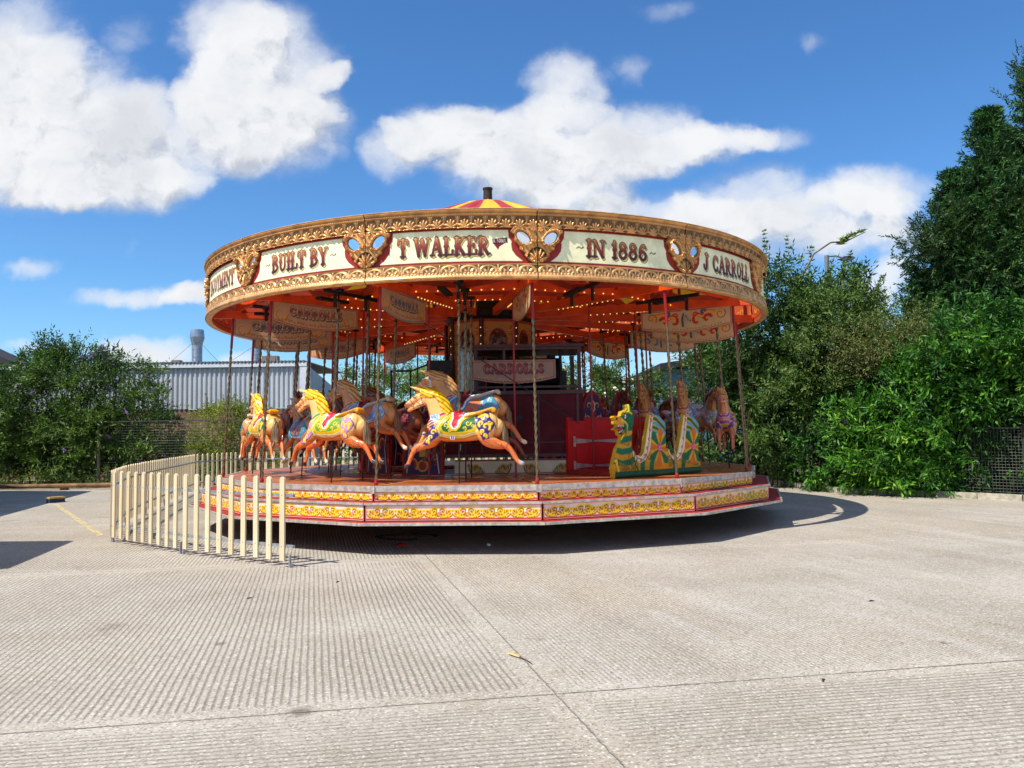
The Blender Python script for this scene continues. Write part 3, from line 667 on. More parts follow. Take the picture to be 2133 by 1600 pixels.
# -- roof: striped canvas cone, pipe
def roof():
    prof = [(5.50, 5.02), (4.2, 5.48), (2.8, 6.04), (1.4, 6.64), (.8, 6.88), (.34, 7.02), (.14, 7.09)]; n = 28*4; V = []; C = []
    for r, z in prof:
        for k in range(n):
            p = PH+2*PI*k/n; V.append(pol(r, p, z-.05*(r > 1)*(k % 8 in (3, 4, 5))))
    F = []; VV = []; CC = []
    for i in range(len(prof)-1):
        for k in range(n):
            a0, a1, b1, b0 = V[i*n+k], V[i*n+(k+1) % n], V[(i+1)*n+(k+1) % n], V[(i+1)*n+k]
            c = (222, 178, 44) if (k//4) % 2 else (176, 52, 58); o = len(VV); VV += [a0, a1, b1, b0]; CC += [c]*4; F.append((o, o+1, o+2, o+3))
    return qmesh('roof', VV, F, CC)
canvas = mat('striped canvas', rough=.8, noise=.12, nscale=3, vc=True, trans=.14)
rf = mk('roof_canvas', roof(), canvas, ride)
m = MB(); m.lathe([(.13, 7.02), (.13, 7.06), (.105, 7.07), (.10, 7.34), (.115, 7.35), (.115, 7.385), (.085, 7.385), (.085, 7.2)], 20, caps=False); m.ob('chimney_pipe', mat('sooty pipe', (62, 52, 46), .6, .5, noise=.4, nscale=14), ride, smooth=False)
m = MB()
for k in range(28): p = 2*PI*k/28; m.tube([pol(.17, p, 7.05), pol(.2, p, 7.02)], .016, 5)
m.tube([pol(.17, t, 7.06) for t in np.linspace(0, 2*PI, 25)], .012, 5); m.ob('roof_lacing', dark, ride)
# -- ceiling frame
for k in range(NS):
    p = PH+k*DP; R_ = (0, 0, p)
    if k == 0:
        m = MB(); m.bar(pol(1.0, 0, 4.36), pol(5.9, 0, 4.20), .10, .16); rafter = m.mesh('rafter')
        m = MB(); m.bar(pol(1.0, 0, 5.9), pol(5.6, 0, 4.86), .08, .10); m.bar(pol(2.6, 0, 4.40), pol(2.6, 0, 5.5), .06, .06, (1, 0, 0)); m.bar(pol(4.3, 0, 4.30), pol(4.3, 0, 5.1), .06, .06, (1, 0, 0)); m.bar(pol(5.75, 0, 4.28), pol(5.75, 0, 4.98), .07, .07, (1, 0, 0)); m.bar(pol(2.8, 0, 4.4), pol(4.2, 0, 5.1), .05, .07); truss = m.mesh('truss')
        purl = {}
        for r, z, h in ((5.45, 4.34, .15), (4.3, 4.33, .20), (3.2, 4.42, .12), (2.3, 4.46, .14)):
            m = MB(); m.bar(Vector(pol(r, 0, z)), Vector(pol(r, DP, z)), .05, h); purl[r] = m.mesh('purlin')
        m = MB(); m.bar(pol(5.35, .02, 4.28), pol(4.35, DP/2, 4.30), .06, .09); m.bar(pol(5.35, DP-.02, 4.29), pol(4.35, DP/2, 4.31), .06, .09); brace = m.mesh('brace')
        m = MB(); m.bar(pol(4.55, DP*.5-.05, 4.12), pol(5.25, DP*.5-.05, 4.12), .12, .05); m.tube([pol(4.0, DP/2, 4.22), pol(5.35, DP/2, 4.22)], .035, 8); m.tube([pol(5.1, DP/2, 4.22), pol(5.1, DP/2, 3.95)], .03, 8); m.tube([pol(4.3, DP/2, 4.22), pol(4.3, DP/2, 3.98)], .03, 8); crank = m.mesh('crank')
    mk('rafter', rafter, orange, ride, rot=R_); mk('roof_truss', truss, orange_d, ride, rot=R_)
    for r in purl: mk('purlin', purl[r], orange if r != 3.2 else orange_d, ride, rot=R_)
    mk('ceiling_brace', brace, orange_d, ride, rot=R_); mk('crank_shaft', crank, dark, ride, rot=R_)
# -- bulbs
bulbm = mat('lit bulb', (255, 196, 96), .2, noise=0, emit=.9)
holder = None
def ico(r):
    b = bmesh.new(); bmesh.ops.create_icosphere(b, subdivisions=1, radius=r); me = bpy.data.meshes.new('bulb'); b.to_mesh(me); b.free()
    me.polygons.foreach_set('use_smooth', np.ones(len(me.polygons), bool)); return me
bulb_me = ico(.0155); bulb_me.materials.append(bulbm); pts = []
for k in range(NS):
    p = PH+k*DP
    for r, z, n_ in ((4.34, 4.25, 10), (4.27, 4.36, 10), (2.34, 4.40, 7), (2.26, 4.52, 6)):
        a_, b_ = Vector(pol(r, p, z)), Vector(pol(r, p+DP, z))
        pts += [a_.lerp(b_, (i+.5)/n_) for i in range(n_)]
    if k % 2 == 0 or k in (1, 3, 11, 13):
        for i in range(12):
            r = 2.5+i*.15; q = Vector(pol(r, p, 4.27-(r-1)*.03)); pts.append(q+Vector((math.cos(p), math.sin(p), 0))*.06)
for k in range(8):
    p = math.radians(-9)+k*PI/4
    for i in range(5): pts.append(Vector(pol(1.03, p, 3.3+i*.18)))
pts.sort(key=lambda q: q.y)
for q in pts[:100]: mk('bulb', bulb_me, None, ride, loc=q)
m = MB(); bv = [tuple(v.co) for v in bulb_me.vertices]; bf = [tuple(p_.vertices) for p_ in bulb_me.polygons]
for q in pts[100:]: m.add([(v[0]+q.x, v[1]+q.y, v[2]+q.z) for v in bv], bf)
me = m.mesh('bulbs', True, fix=False); mk('bulb', me, bulbm, ride, kind='stuff')
# -- hanging signs along the rafters: lettering on one face, horse head scrollwork on the other
def sign_meshes():
    W_, z1, z0 = 1.86, 4.17, 3.80
    out = []
    for variant in range(2):
        line = (74, 92, 112) if variant == 0 else (150, 52, 40)
        A = Cv(0, W_, 3.66, z1, .0085, (190, 150, 116)); B = Cv(0, W_, 3.66, z1, .0085, (200, 166, 124))
        low = lambda x: z0-.12*(1-(2*x/W_-1)**2)
        xs = np.linspace(0, W_, 25); mask = A.Y > low(A.X)-.001
        for cv in (A, B):
            P = [(.03, z1-.03), (W_-.03, z1-.03)]; cv.stroke(P, .012, line)
            Q = [(.03, z1-.03)]+[(x*.97+.028, low(x)+.03) for x in xs]+[(W_-.03, z1-.03)]; cv.stroke(Q, .012, line)
            cv.stroke([(0, z1)]+[(x, low(x)) for x in xs]+[(W_, z1), (0, z1)], .02, line)
        lc = (72, 92, 118) if variant == 0 else (150, 66, 62)
        text(A, 'CARROLLS', .36, 3.925, 1.14, .17, grad((196, 172, 150), lc, (196, 170, 150)), (78, 42, 42), (96, 60, 54), (.010, -.016), bow=-.035, fat=.002)
        for sg, xc in ((-1, .17), (1, W_-.17)):
            A.stroke([(a_, b_) for a_, b_ in spiral(xc, 3.93, .03, .13, .6 if sg < 0 else PI-.6, .9, 20, 1 if sg < 0 else -1)], .018, (222, 150, 56), .05)
            A.stroke([(a_, b_) for a_, b_ in spiral(xc-.01*sg, 3.93, .03, .15, .6 if sg < 0 else PI-.6, .9, 20, 1 if sg < 0 else -1)], .006, (150, 50, 34), .012)
        for i in range(24):
            x = .22+i*(W_-.44)/23; A.stroke(spiral(x, low(x)+.085+.012*(i % 2), .006, .026, i*1.7, .8, 10), .012, (150, 78, 44)); A.disc(x+.02, low(x)+.07, .012, (206, 146, 66))
            B.stroke(spiral(x, low(x)+.07, .004, .022, i*1.3, .7, 8), .010, (150, 92, 46))
        blue = (52, 122, 178) if variant == 0 else (186, 38, 34); cx_ = W_/2
        for sg in (-1, 1):
            for (ax, az, rr, cc_, w_) in ((.24, .0, .14, blue, .06), (.46, .05, .15, (230, 166, 50), .045), (.26, .03, .09, (230, 166, 50), .03), (.44, .03, .09, blue, .05), (.68, .08, .09, (230, 166, 50), .035), (.20, .12, .06, (196, 60, 40), .03), (.36, .17, .05, (40, 90, 130), .045)):
                B.stroke(spiral(cx_+sg*ax, 3.90+az, .02, rr, -1.2 if sg > 0 else PI+1.2, .72, 18, -sg), w_*.7, cc_, w_*1.35)
            B.stroke(spiral(cx_+sg*.70, 4.01, .02, .11, 0, 1.1, 18, sg), .010, (150, 50, 34), .018); B.stroke([(cx_+sg*.08, 4.12), (cx_+sg*.3, 4.13), (cx_+sg*.6, 4.08)], .016, (196, 80, 50))
        B.poly([(cx_-.07, 3.78), (cx_-.08, 3.95), (cx_-.05, 4.06), (cx_+.0, 4.12), (cx_+.02, 4.08), (cx_+.06, 4.02), (cx_+.11, 3.93), (cx_+.09, 3.89), (cx_+.04, 3.92), (cx_+.01, 3.86), (cx_+.03, 3.77)], (176, 160, 142))
        B.poly([(cx_-.075, 3.80), (cx_-.085, 3.96), (cx_-.05, 4.07), (cx_-.02, 4.08), (cx_-.04, 3.94), (cx_-.03, 3.8)], (74, 70, 70)); B.stroke([(cx_+.0, 4.03), (cx_+.06, 3.93)], .009, (70, 40, 30)); B.disc(cx_+.1, 3.915, .015, (50, 42, 40)); B.disc(cx_+.025, 4.01, .008, (30, 24, 22))
        out.append((A, B, mask, low, W_))
    return out
def sign_mesh(A, B, mask, W_):
    # outer end at r = 5.52, running inward; text side faces +phi
    f = lambda X, Y, d: (d+0*X, -(5.52-X), Y)          # x = tangential (+phi)
    Bm = Cv.__new__(Cv); Bm.c = B.c[:, ::-1]
    # painted faces: front (+x) uses A, read from outer end inwards
    return slabmesh('hanging_sign', A, mask, f, .024, back=Bm, edge=(120, 60, 40))
sg = sign_meshes(); sgm = [sign_mesh(q[0], q[1], q[2], q[4]) for q in sg]
redpole = mat('red pole paint', (150, 22, 22), .4, noise=.2)
brass_d = mat('tarnished brass', (72, 60, 48), .40, .7, noise=.3, nscale=20); brass = mat('polished brass', (128, 106, 78), .36, .7, noise=.25, nscale=20)
def twist(z0, z1, r, pitch=.14, dx=0., n=10, top=None, bot=None):
    k = int((z1-z0)/.022); V = []; x0, x1 = (0, 0) if top is None else (bot, top)
    for i in range(k+1):
        z = z0+(z1-z0)*i/k; t = i/k
        for j in range(n):
            a_ = 2*PI*j/n; rr = r*(1+.30*math.cos(2*(a_-2*PI*z/pitch/2))); V.append((rr*math.cos(a_), rr*math.sin(a_)-(x0+(x1-x0)*t), z))
    m_ = MB(); m_.add(V, [(i*n+j, i*n+(j+1) % n, (i+1)*n+(j+1) % n, (i+1)*n+j) for i in range(k) for j in range(n)]); return m_
jrod = twist(ZD, 3.55, .0215, .13, bot=5.70, top=5.56).mesh('rod', True)
m = MB(); m.tube([pol(5.56, 0, 3.52), pol(5.52, 0, 4.3)], .026, 10); jtop = m.mesh('t'); m = MB(); m.lathe([(.032, 0), (.036, .05), (.022, .1)], 10, c=pol(5.70, 0, ZD)); jfoot = m.mesh('f')
m = MB(); m.tube([pol(3.58, 0, ZD), pol(3.52, 0, 4.3)], .019, 8); jin = m.mesh('in')
m = MB(); m.tube([pol(5.5, 0, 4.18), pol(5.5, 0, 4.3)], .01, 6); m.tube([pol(3.7, 0, 4.18), pol(3.7, 0, 4.3)], .01, 6); hang = m.mesh('h')
for k in range(NS):
    R_ = (0, 0, PH+k*DP); r_ = mk('twisted_dropper_rod', jrod, brass, ride, rot=R_); mk('rod_sleeve', jtop, redpole, r_); mk('rod_foot', jfoot, redpole, r_); mk('inner_pole', jin, redpole, ride, rot=R_)
    if k == 1: continue
    kk = k if k <= 6 else k-14
    s_ = mk('hanging_sign', sgm[(k+1) % 2 if kk in (-1, -2, -3, 2, 0) else k % 2], paint_m, ride, rot=R_); mk('hanger', hang, dark, s_)
# -- underframe
m = MB()
for k in range(NS):
    p = PH+k*DP; m.bar(pol(.6, p, ZD-.16), pol(RD-.15, p, ZD-.16), .08, .14); a_, b_ = pol(RM-.2, p, .36), pol(RM-.2, p+DP, .36); m.bar(a_, b_, .04, .05); m.bar(pol(RM-.2, p, .36), pol(RD-.2, p, ZD-.1), .04, .05)
m.lathe([(2.7, -.02), (2.7, ZD-.08)], 28); m.ob('underframe', dark, ride)
# ------------------------------------------------------------------ centre of the ride
drumc = Cv(-.375, .375, 2.35, 4.22, .010, (196, 132, 62))
def drum_canvas():
    cv = drumc; edge_c = (170, 44, 26)
    for x in (-.36, .36): cv.stroke([(x, 2.35), (x, 4.22)], .03, edge_c)
    cv.stroke([(-.375, 4.19), (.375, 4.19)], .06, edge_c)
    for z in np.arange(2.5, 4.1, .17):
        for sx in (-1, 1): cv.stroke(spiral(sx*.295, z, .008, .05, z*9, .9, 10), .014, (150, 40, 26), .02)
    arch = [(-.235, 2.45), (-.235, 3.62), (-.18, 3.62), (-.18, 3.78)]+arc(0, 3.78, .18, .22, 180, 0, 12)+[(.18, 3.62), (.235, 3.62), (.235, 2.45)]
    cv.poly(arch, edge_c, grow=.025)
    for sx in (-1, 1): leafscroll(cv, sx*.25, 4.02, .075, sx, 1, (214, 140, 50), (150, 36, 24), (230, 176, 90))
    return arch
arch = drum_canvas(); drum_me = gridmesh('drum_panel', drumc, lambda X, Y: (X, Y*0-.906, Y), smooth=False)
m = MB(); m.prism(arch, -.915, -.908); archm = m.mesh('arch')
smoke = mat('aged mirror', (120, 108, 104), .12, .9, noise=.2)
m = MB(); m.box((.375+.02, -.93, 3.3), (.09, .05, 1.86)); post_me = m.mesh('p')
maroon_d = mat('dark maroon paint', (70, 16, 22), .45, noise=.2)
for k in range(8):
    R_ = (0, 0, math.radians(13.5+45*k)); d_ = mk('drum_panel', drum_me, paint_m, ride, rot=R_); mk('arched_mirror', archm, smoke, d_); mk('bulb_post', post_me, maroon_d, d_)
m = MB(); m.lathe([(.2, 4.2), (.95, 4.22), (1.0, 4.30), (1.0, 4.40), (.9, 4.44), (.3, 4.5), (.3, 6.6), (.15, 6.9)], 36)
for i in range(36): p = 2*PI*i/36; m.box(pol(1.02, p, 4.35), (.05, .05, .09), Matrix.Rotation(p, 3, 'Z'))
m.ob('crown_gear', black, ride)
# centre truck
m = MB(); m.box((.53, -1.7, 1.91), (2.66, 2.2, 1.24)); tr = m.ob('centre_truck', maroon, ride)
m = MB(); m.box((.53, -2.825, 2.51), (2.72, .05, .07)); m.box((.53, -2.825, 1.31), (2.72, .05, .06)); m.box((1.0, -2.812, 1.95), (.03, .03, 1.16)); m.box((-.1, -2.812, 1.95), (.03, .03, 1.16)); m.box((.44, -2.81, 1.55), (2.5, .02, .02)); m.box((1.75, -2.81, 1.9), (.05, .03, 1.2)); m.ob('truck_battens', maroon_d, tr)
m = MB(); m.lathe([(.078, 0), (.078, .02), (.05, .022)], 20); o_ = m.ob('port_hole', black, tr, loc=(.62, -2.80, 2.02), rot=(PI/2, 0, 0))
cvt = Cv(-.62, 1.78, .95, 1.24, .010, (206, 190, 158))
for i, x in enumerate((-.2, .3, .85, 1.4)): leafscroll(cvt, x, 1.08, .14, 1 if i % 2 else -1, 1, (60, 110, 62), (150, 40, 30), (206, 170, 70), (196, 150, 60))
cvt.stroke([(-.6, .97), (1.76, .97)], .02, (150, 40, 30)); cvt.stroke([(-.6, 1.225), (1.76, 1.225)], .03, (110, 26, 40))
mk('scroll_skirt', gridmesh('scroll_skirt', cvt, lambda X, Y: (X, Y*0-2.83, Y), smooth=False), paint_m, tr)
m = MB()
for x in (-.2, 1.80):
    for y in (-2.7, -1.0): m.box((x, y, 2.95), (.07, .07, .84))
m.box((.8, -2.72, 3.37), (2.08, .05, .06)); m.box((.8, -1.8, 3.42), (2.2, 2.0, .05)); m.box((.8, -2.72, 2.62), (2.0, .04, .04)); m.box((.35, -2.70, 2.95), (.05, .04, .8)); m.ob('engine_canopy_frame', maroon_d, tr)
m = MB(); m.tube([(0.0, -2.0, 2.9), (1.5, -2.0, 2.9)], .34, 18); m.tube([(1.3, -1.9, 2.5), (1.3, -1.9, 3.3)], .09, 12); m.tube([(-.2, -2.62, 2.56), (-.2, -2.62, 3.3)], .02, 8); m.tube([(1.45, -2.5, 2.55), (1.45, -2.5, 3.36)], .03, 8); m.box((1.5, -2.2, 2.75), (.16, .3, .4)); m.ob('steam_engine', black, tr)
cs = Cv(0, 1.62, 2.66, 3.14, .0085, (150, 124, 112)); low = lambda x: 2.78-.10*(1-(2*x/1.62-1)**2)
cs.stroke([(.03, 3.11), (1.59, 3.11)], .016, (150, 60, 60)); cs.stroke([(.03, 3.11)]+[(x*.96+.03, low(x)+.03) for x in np.linspace(0, 1.62, 20)]+[(1.59, 3.11)], .016, (150, 60, 60))
text(cs, 'CARROLLS', .22, 2.89, 1.18, .17, grad((150, 40, 50), (160, 90, 90), (140, 40, 46)), (70, 30, 40), (80, 50, 62), (.010, -.016), fat=.002)
for i in range(20): cs.stroke(spiral(.16+i*1.3/19, low(.16+i*1.3/19)+.07, .006, .03, i*1.7, .8, 10), .014, (196, 150, 84)); cs.disc(.16+i*1.3/19, low(.16+i*1.3/19)+.05, .012, (120, 70, 60))
mk('name_board', slabmesh('name_board', cs, cs.Y > low(cs.X), lambda X, Y, d: (X-.28, -2.80-d, Y), .03, edge=(120, 50, 50)), paint_m, tr)
m = MB(); m.bar((-1.3, -2.9, 3.95), (1.75, -3.0, 1.9), .018, .018); m.ob('stay_rod', black, ride)
# painted centre shutters
def shutter():
    w, h = .46, 1.62; cv = Cv(-w, w, 0, h, .010, (150, 20, 24)); cl = [(50, 44, 96), (170, 40, 34), (206, 158, 66), (226, 212, 196)]
    cv.poly([(-w+.06, .03)]+[(-w+.06, 1.1), (-.28, 1.25), (-.16, 1.5), (0, 1.56), (.16, 1.5), (.28, 1.25), (w-.06, 1.1), (w-.06, .03)], (58, 36, 80))
    for sx in (-1, 1):
        for (x, y, r, c, wd) in ((.26, .22, .15, cl[2], .05), (.26, .22, .11, cl[1], .05), (.24, .62, .17, cl[3], .02), (.24, .62, .15, cl[2], .045), (.24, .62, .08, cl[1], .06), (.22, 1.0, .15, cl[1], .06), (.22, 1.0, .17, cl[3], .015), (.14, 1.30, .10, cl[2], .035)):
            cv.stroke(spiral(sx*x, y, .02, r, (0 if sx > 0 else PI)-1.2*sx, .8, 18, sx), wd*.4, c, wd)
        cv.stroke([(sx*.36, .05), (sx*.30, .5), (sx*.36, .8), (sx*.24, 1.15)], .03, cl[3], .012); cv.stroke([(sx*.34, .05), (sx*.28, .5), (sx*.34, .8)], .02, cl[0])
    cv.disc(0, .18, .12, cl[2]); cv.disc(0, .18, .085, cl[1]); cv.poly([(-.07, .35), (-.09, .6), (0, .95), (.09, .6), (.07, .35)], (196, 172, 70)); cv.poly([(-.05, .98), (-.08, 1.15), (0, 1.45), (.08, 1.15), (.05, .98)], cl[1]); cv.disc(0, 1.3, .06, (206, 196, 176), .11); cv.disc(0, 1.3, .035, (90, 50, 50), .08)
    wv = np.interp(cv.Y, [0, 1.12, 1.18, 1.30, 1.45, 1.55, 1.62], [w, w, .40, .33, .26, .18, .02]); return slabmesh('centre_shutter', cv, np.abs(cv.X) <= wv+.001, lambda X, Y, d: (X, -2.95-d, Y+ZD+.01), .05, edge=(170, 22, 22))
sh_me = shutter()
for dg in (-25, -50, -77, -104, -131, 46, 72, 98, 124, 150): mk('centre_shutter', sh_me, paint, ride, rot=(0, 0, math.radians(dg)))
m = MB()
for x in (-2.02, -1.62, -1.18):
    m.box((x, -1.5, 2.65), (.035, .035, .85))
m.box((-1.82, -1.5, 3.06), (.42, .035, .04)); m.box((-1.82, -1.5, 2.24), (.42, .035, .04)); m.box((-1.0, -1.6, 3.0), (.5, .3, .5)); m.bar((-1.62, -1.5, 3.05), (-1.2, -1.6, 3.2), .03, .03); m.ob('control_box_frame', black, ride)

# ------------------------------------------------------------------ galloper horses
def hp(X, Y): return ((X-1110)*.00131, (1080-Y)*.00131)
def limb(mb, pts, n=14, wax=(0, 1, 0)):
    """pts: (X, Y, side, r, w) in profile units; smooth tapered closed limb"""
    P = [Vector((*[hp(p[0], p[1])[0]], p[2], hp(p[0], p[1])[1])) for p in pts]; R = [p[3] for p in pts]; Wd = pts[0][4]
    QP, QR = [], []
    k = len(P)
    for i in range(k-1):
        p0, p1, p2, p3 = P[max(i-1, 0)], P[i], P[i+1], P[min(i+2, k-1)]
        for s_ in range(4):
            t = s_/4; QP.append(.5*((2*p1)+(p2-p0)*t+(2*p0-5*p1+4*p2-p3)*t*t+(3*p1-p0-3*p2+p3)*t**3)); QR.append(R[i]*(1-t)+R[i+1]*t)
    QP.append(P[-1]); QR.append(R[-1])
    d0 = (QP[0]-QP[1]).normalized(); d1 = (QP[-1]-QP[-2]).normalized()
    a0 = [(QP[0]+d0*QR[0]*c, QR[0]*math.sqrt(1-c*c)) for c in (.97, .8, .5)]; a1 = [(QP[-1]+d1*QR[-1]*c, QR[-1]*math.sqrt(1-c*c)) for c in (.5, .8, .97)]
    QP = [a[0] for a in a0]+QP+[a[0] for a in a1]; QR = [a[1] for a in a0]+QR+[a[1] for a in a1]
    b0 = mb.n; V = []
    for i, p in enumerate(QP):
        d = (QP[min(i+1, len(QP)-1)]-QP[max(i-1, 0)]).normalized(); yv = Vector((0, 1, 0)); u = d.cross(yv)
        if u.length < 1e-3: u = Vector((1, 0, 0))
        u.normalize(); w = u.cross(d).normalized()
        for j in range(n):
            a_ = 2*PI*j/n; V.append(p+u*math.cos(a_)*QR[i]+w*math.sin(a_)*QR[i]*Wd)
    F = [(i*n+j, i*n+(j+1) % n, (i+1)*n+(j+1) % n, (i+1)*n+j) for i in range(len(QP)-1) for j in range(n)]+[tuple(range(n))[::-1], tuple(range((len(QP)-1)*n, len(QP)*n))]
    mb.add(V, F)
def remesh(mb, vox, smooth=2):
    me = mb.mesh('tmp'); o = bpy.data.objects.new('tmp', me); COL.objects.link(o)
    md = o.modifiers.new('r', 'REMESH'); md.mode = 'VOXEL'; md.voxel_size = vox
    if smooth: sm = o.modifiers.new('s', 'SMOOTH'); sm.iterations = smooth; sm.factor = .5
    dg = bpy.context.evaluated_depsgraph_get(); out = bpy.data.meshes.new_from_object(o.evaluated_get(dg)); bpy.data.objects.remove(o)
    out.materials.clear(); out.polygons.foreach_set('use_smooth', np.ones(len(out.polygons), bool)); return out
def horse_body(pose):
    m = MB()
    limb(m, [(850, 880, 0, .185, .82), (960, 905, 0, .215, .82), (1150, 915, 0, .205, .82), (1330, 905, 0, .20, .82), (1470, 880, 0, .225, .82), (1540, 900, 0, .17, .82)], 20)
    limb(m, [(980, 780, 0, .12, .9), (1110, 800, 0, .10, .9), (1300, 780, 0, .10, .9), (1420, 770, 0, .11, .9)], 12)
    limb(m, [(930, 850, 0, .225, .66), (872, 725, 0, .180, .60), (805, 605, 0, .142, .60), (738, 515, 0, .118, .60), (680, 470, 0, .098, .62)], 16)
    limb(m, [(690, 480, 0, .085, .80), (640, 500, 0, .083, .84), (560, 540, 0, .062, .84), (490, 588, 0, .050, .9), (455, 608, 0, .048, .95)], 14)
    limb(m, [(660, 560, 0, .078, .78), (590, 602, 0, .056, .75), (525, 645, 0, .036, .8), (482, 672, 0, .032, .9)], 12)
    limb(m, [(470, 585, .03, .018, 1), (445, 600, .034, .018, 1)], 8); limb(m, [(470, 585, -.03, .018, 1), (445, 600, -.034, .018, 1)], 8)
    for s_ in (-1, 1):
        limb(m, [(640, 430, s_*.045, .032, .8), (570, 405, s_*.055, .027, .8), (500, 380, s_*.06, .006, .8)], 8)
        limb(m, [(575, 500, s_*.052, .016, 1), (545, 515, s_*.050, .016, 1)], 8)      # brow
        limb(m, [(645, 590, s_*.05, .035, .7), (600, 600, s_*.045, .03, .7)], 8)     # cheek
        limb(m, [(1470, 850, s_*.09, .17, .7), (1450, 960, s_*.115, .165, .62), (1480, 1060, s_*.12, .115, .7), (1590, 1110, s_*.115, .078, .75), (1690, 1130, s_*.11, .055, .8), (1760, 1200, s_*.105, .042, .8), (1815, 1290, s_*.10, .034, .9), (1850, 1330, s_*.10, .036, 1), (1885, 1345, s_*.10, .040, 1)], 12)
        if s_ == 1 and pose == 1:
            limb(m, [(840, 940, .10, .12, .7), (770, 1060, .12, .085, .75), (680, 1110, .12, .058, .8), (610, 1110, .12, .05, .85), (625, 1050, .12, .036, .9), (650, 990, .12, .032, 1), (655, 960, .12, .036, 1)], 12)
        else:
            q = 60 if s_ == 1 else 0
            limb(m, [(850, 930, s_*.10, .135, .68), (790, 1040, s_*.12, .10, .7), (690, 1110, s_*.125, .072, .75), (590+q*.3, 1155, s_*.125, .056, .85), (545+q*.6, 1215, s_*.125, .040, .9), (510+q, 1300, s_*.12, .033, .95), (490+q, 1345, s_*.12, .034, 1), (466+q, 1372, s_*.12, .040, 1.05)], 12)
    return remesh(m, .0088, 5)
BODY = [horse_body(0), horse_body(1)]
def mane_mesh(seed, c0, c1, c2):
    r = random.Random(seed); m = MB()
    crest = [(612, 400), (690, 405), (775, 424), (850, 462), (918, 522), (972, 600), (1004, 680), (1012, 740)]
    limb(m, [(x, y+10, 0, .036, .9) for x, y in crest], 10)
    for i in range(26):
        t = i/25*(len(crest)-1); j = min(int(t), len(crest)-2); f = t-j; x = crest[j][0]*(1-f)+crest[j+1][0]*f; y = crest[j][1]*(1-f)+crest[j+1][1]*f
        nx, ny = crest[j+1][0]-crest[j][0], crest[j+1][1]-crest[j][1]; L = math.hypot(nx, ny); nx, ny = nx/L, ny/L
        limb(m, [(x, y+6, 0, .030, .8), (x+ny*24+nx*30, y-nx*24+ny*30, 0, .010, .8)], 7)      # scalloped crest
        for s_ in (-1, 1):
            dn = 92+30*math.sin(i*.5)+r.uniform(-10, 10)
            px, py = -ny*dn+nx*66, nx*dn+ny*66
            w = .062+.022*min(1, i/12)
            limb(m, [(x, y+12, s_*.03, .026, .8), (x+px*.55, y+py*.55, s_*(w+.004), .024, .6), (x+px, y+py, s_*(w+.012+.012*(i > 16)), .008, .6)], 7)
    limb(m, [(625, 415, 0, .03, 1), (590, 450, 0, .022, 1), (570, 490, 0, .008, 1)], 8)
    me = remesh(m, .011, 1); V = np.array([v.co for v in me.vertices]); X = V[:, 0]/.00131+1110; Yp = 1080-V[:, 2]/.00131
    # strand lines follow the hair direction
    q = (X*.55-Yp*.85); st = .5+.5*np.sin(q*.16+3*np.sin(X*.012)+1.5*np.sin(Yp*.02)); ln = np.clip((st-.80)/.15, 0, 1)[:, None]
    C = np.array(c0, float)*(1-ln)+np.array(c1, float)*ln; hi = np.clip((.25-st)/.2, 0, 1)[:, None]; C = C*(1-hi*.7)+np.array(c2, float)*hi*.7
    setcol(me, C); return me
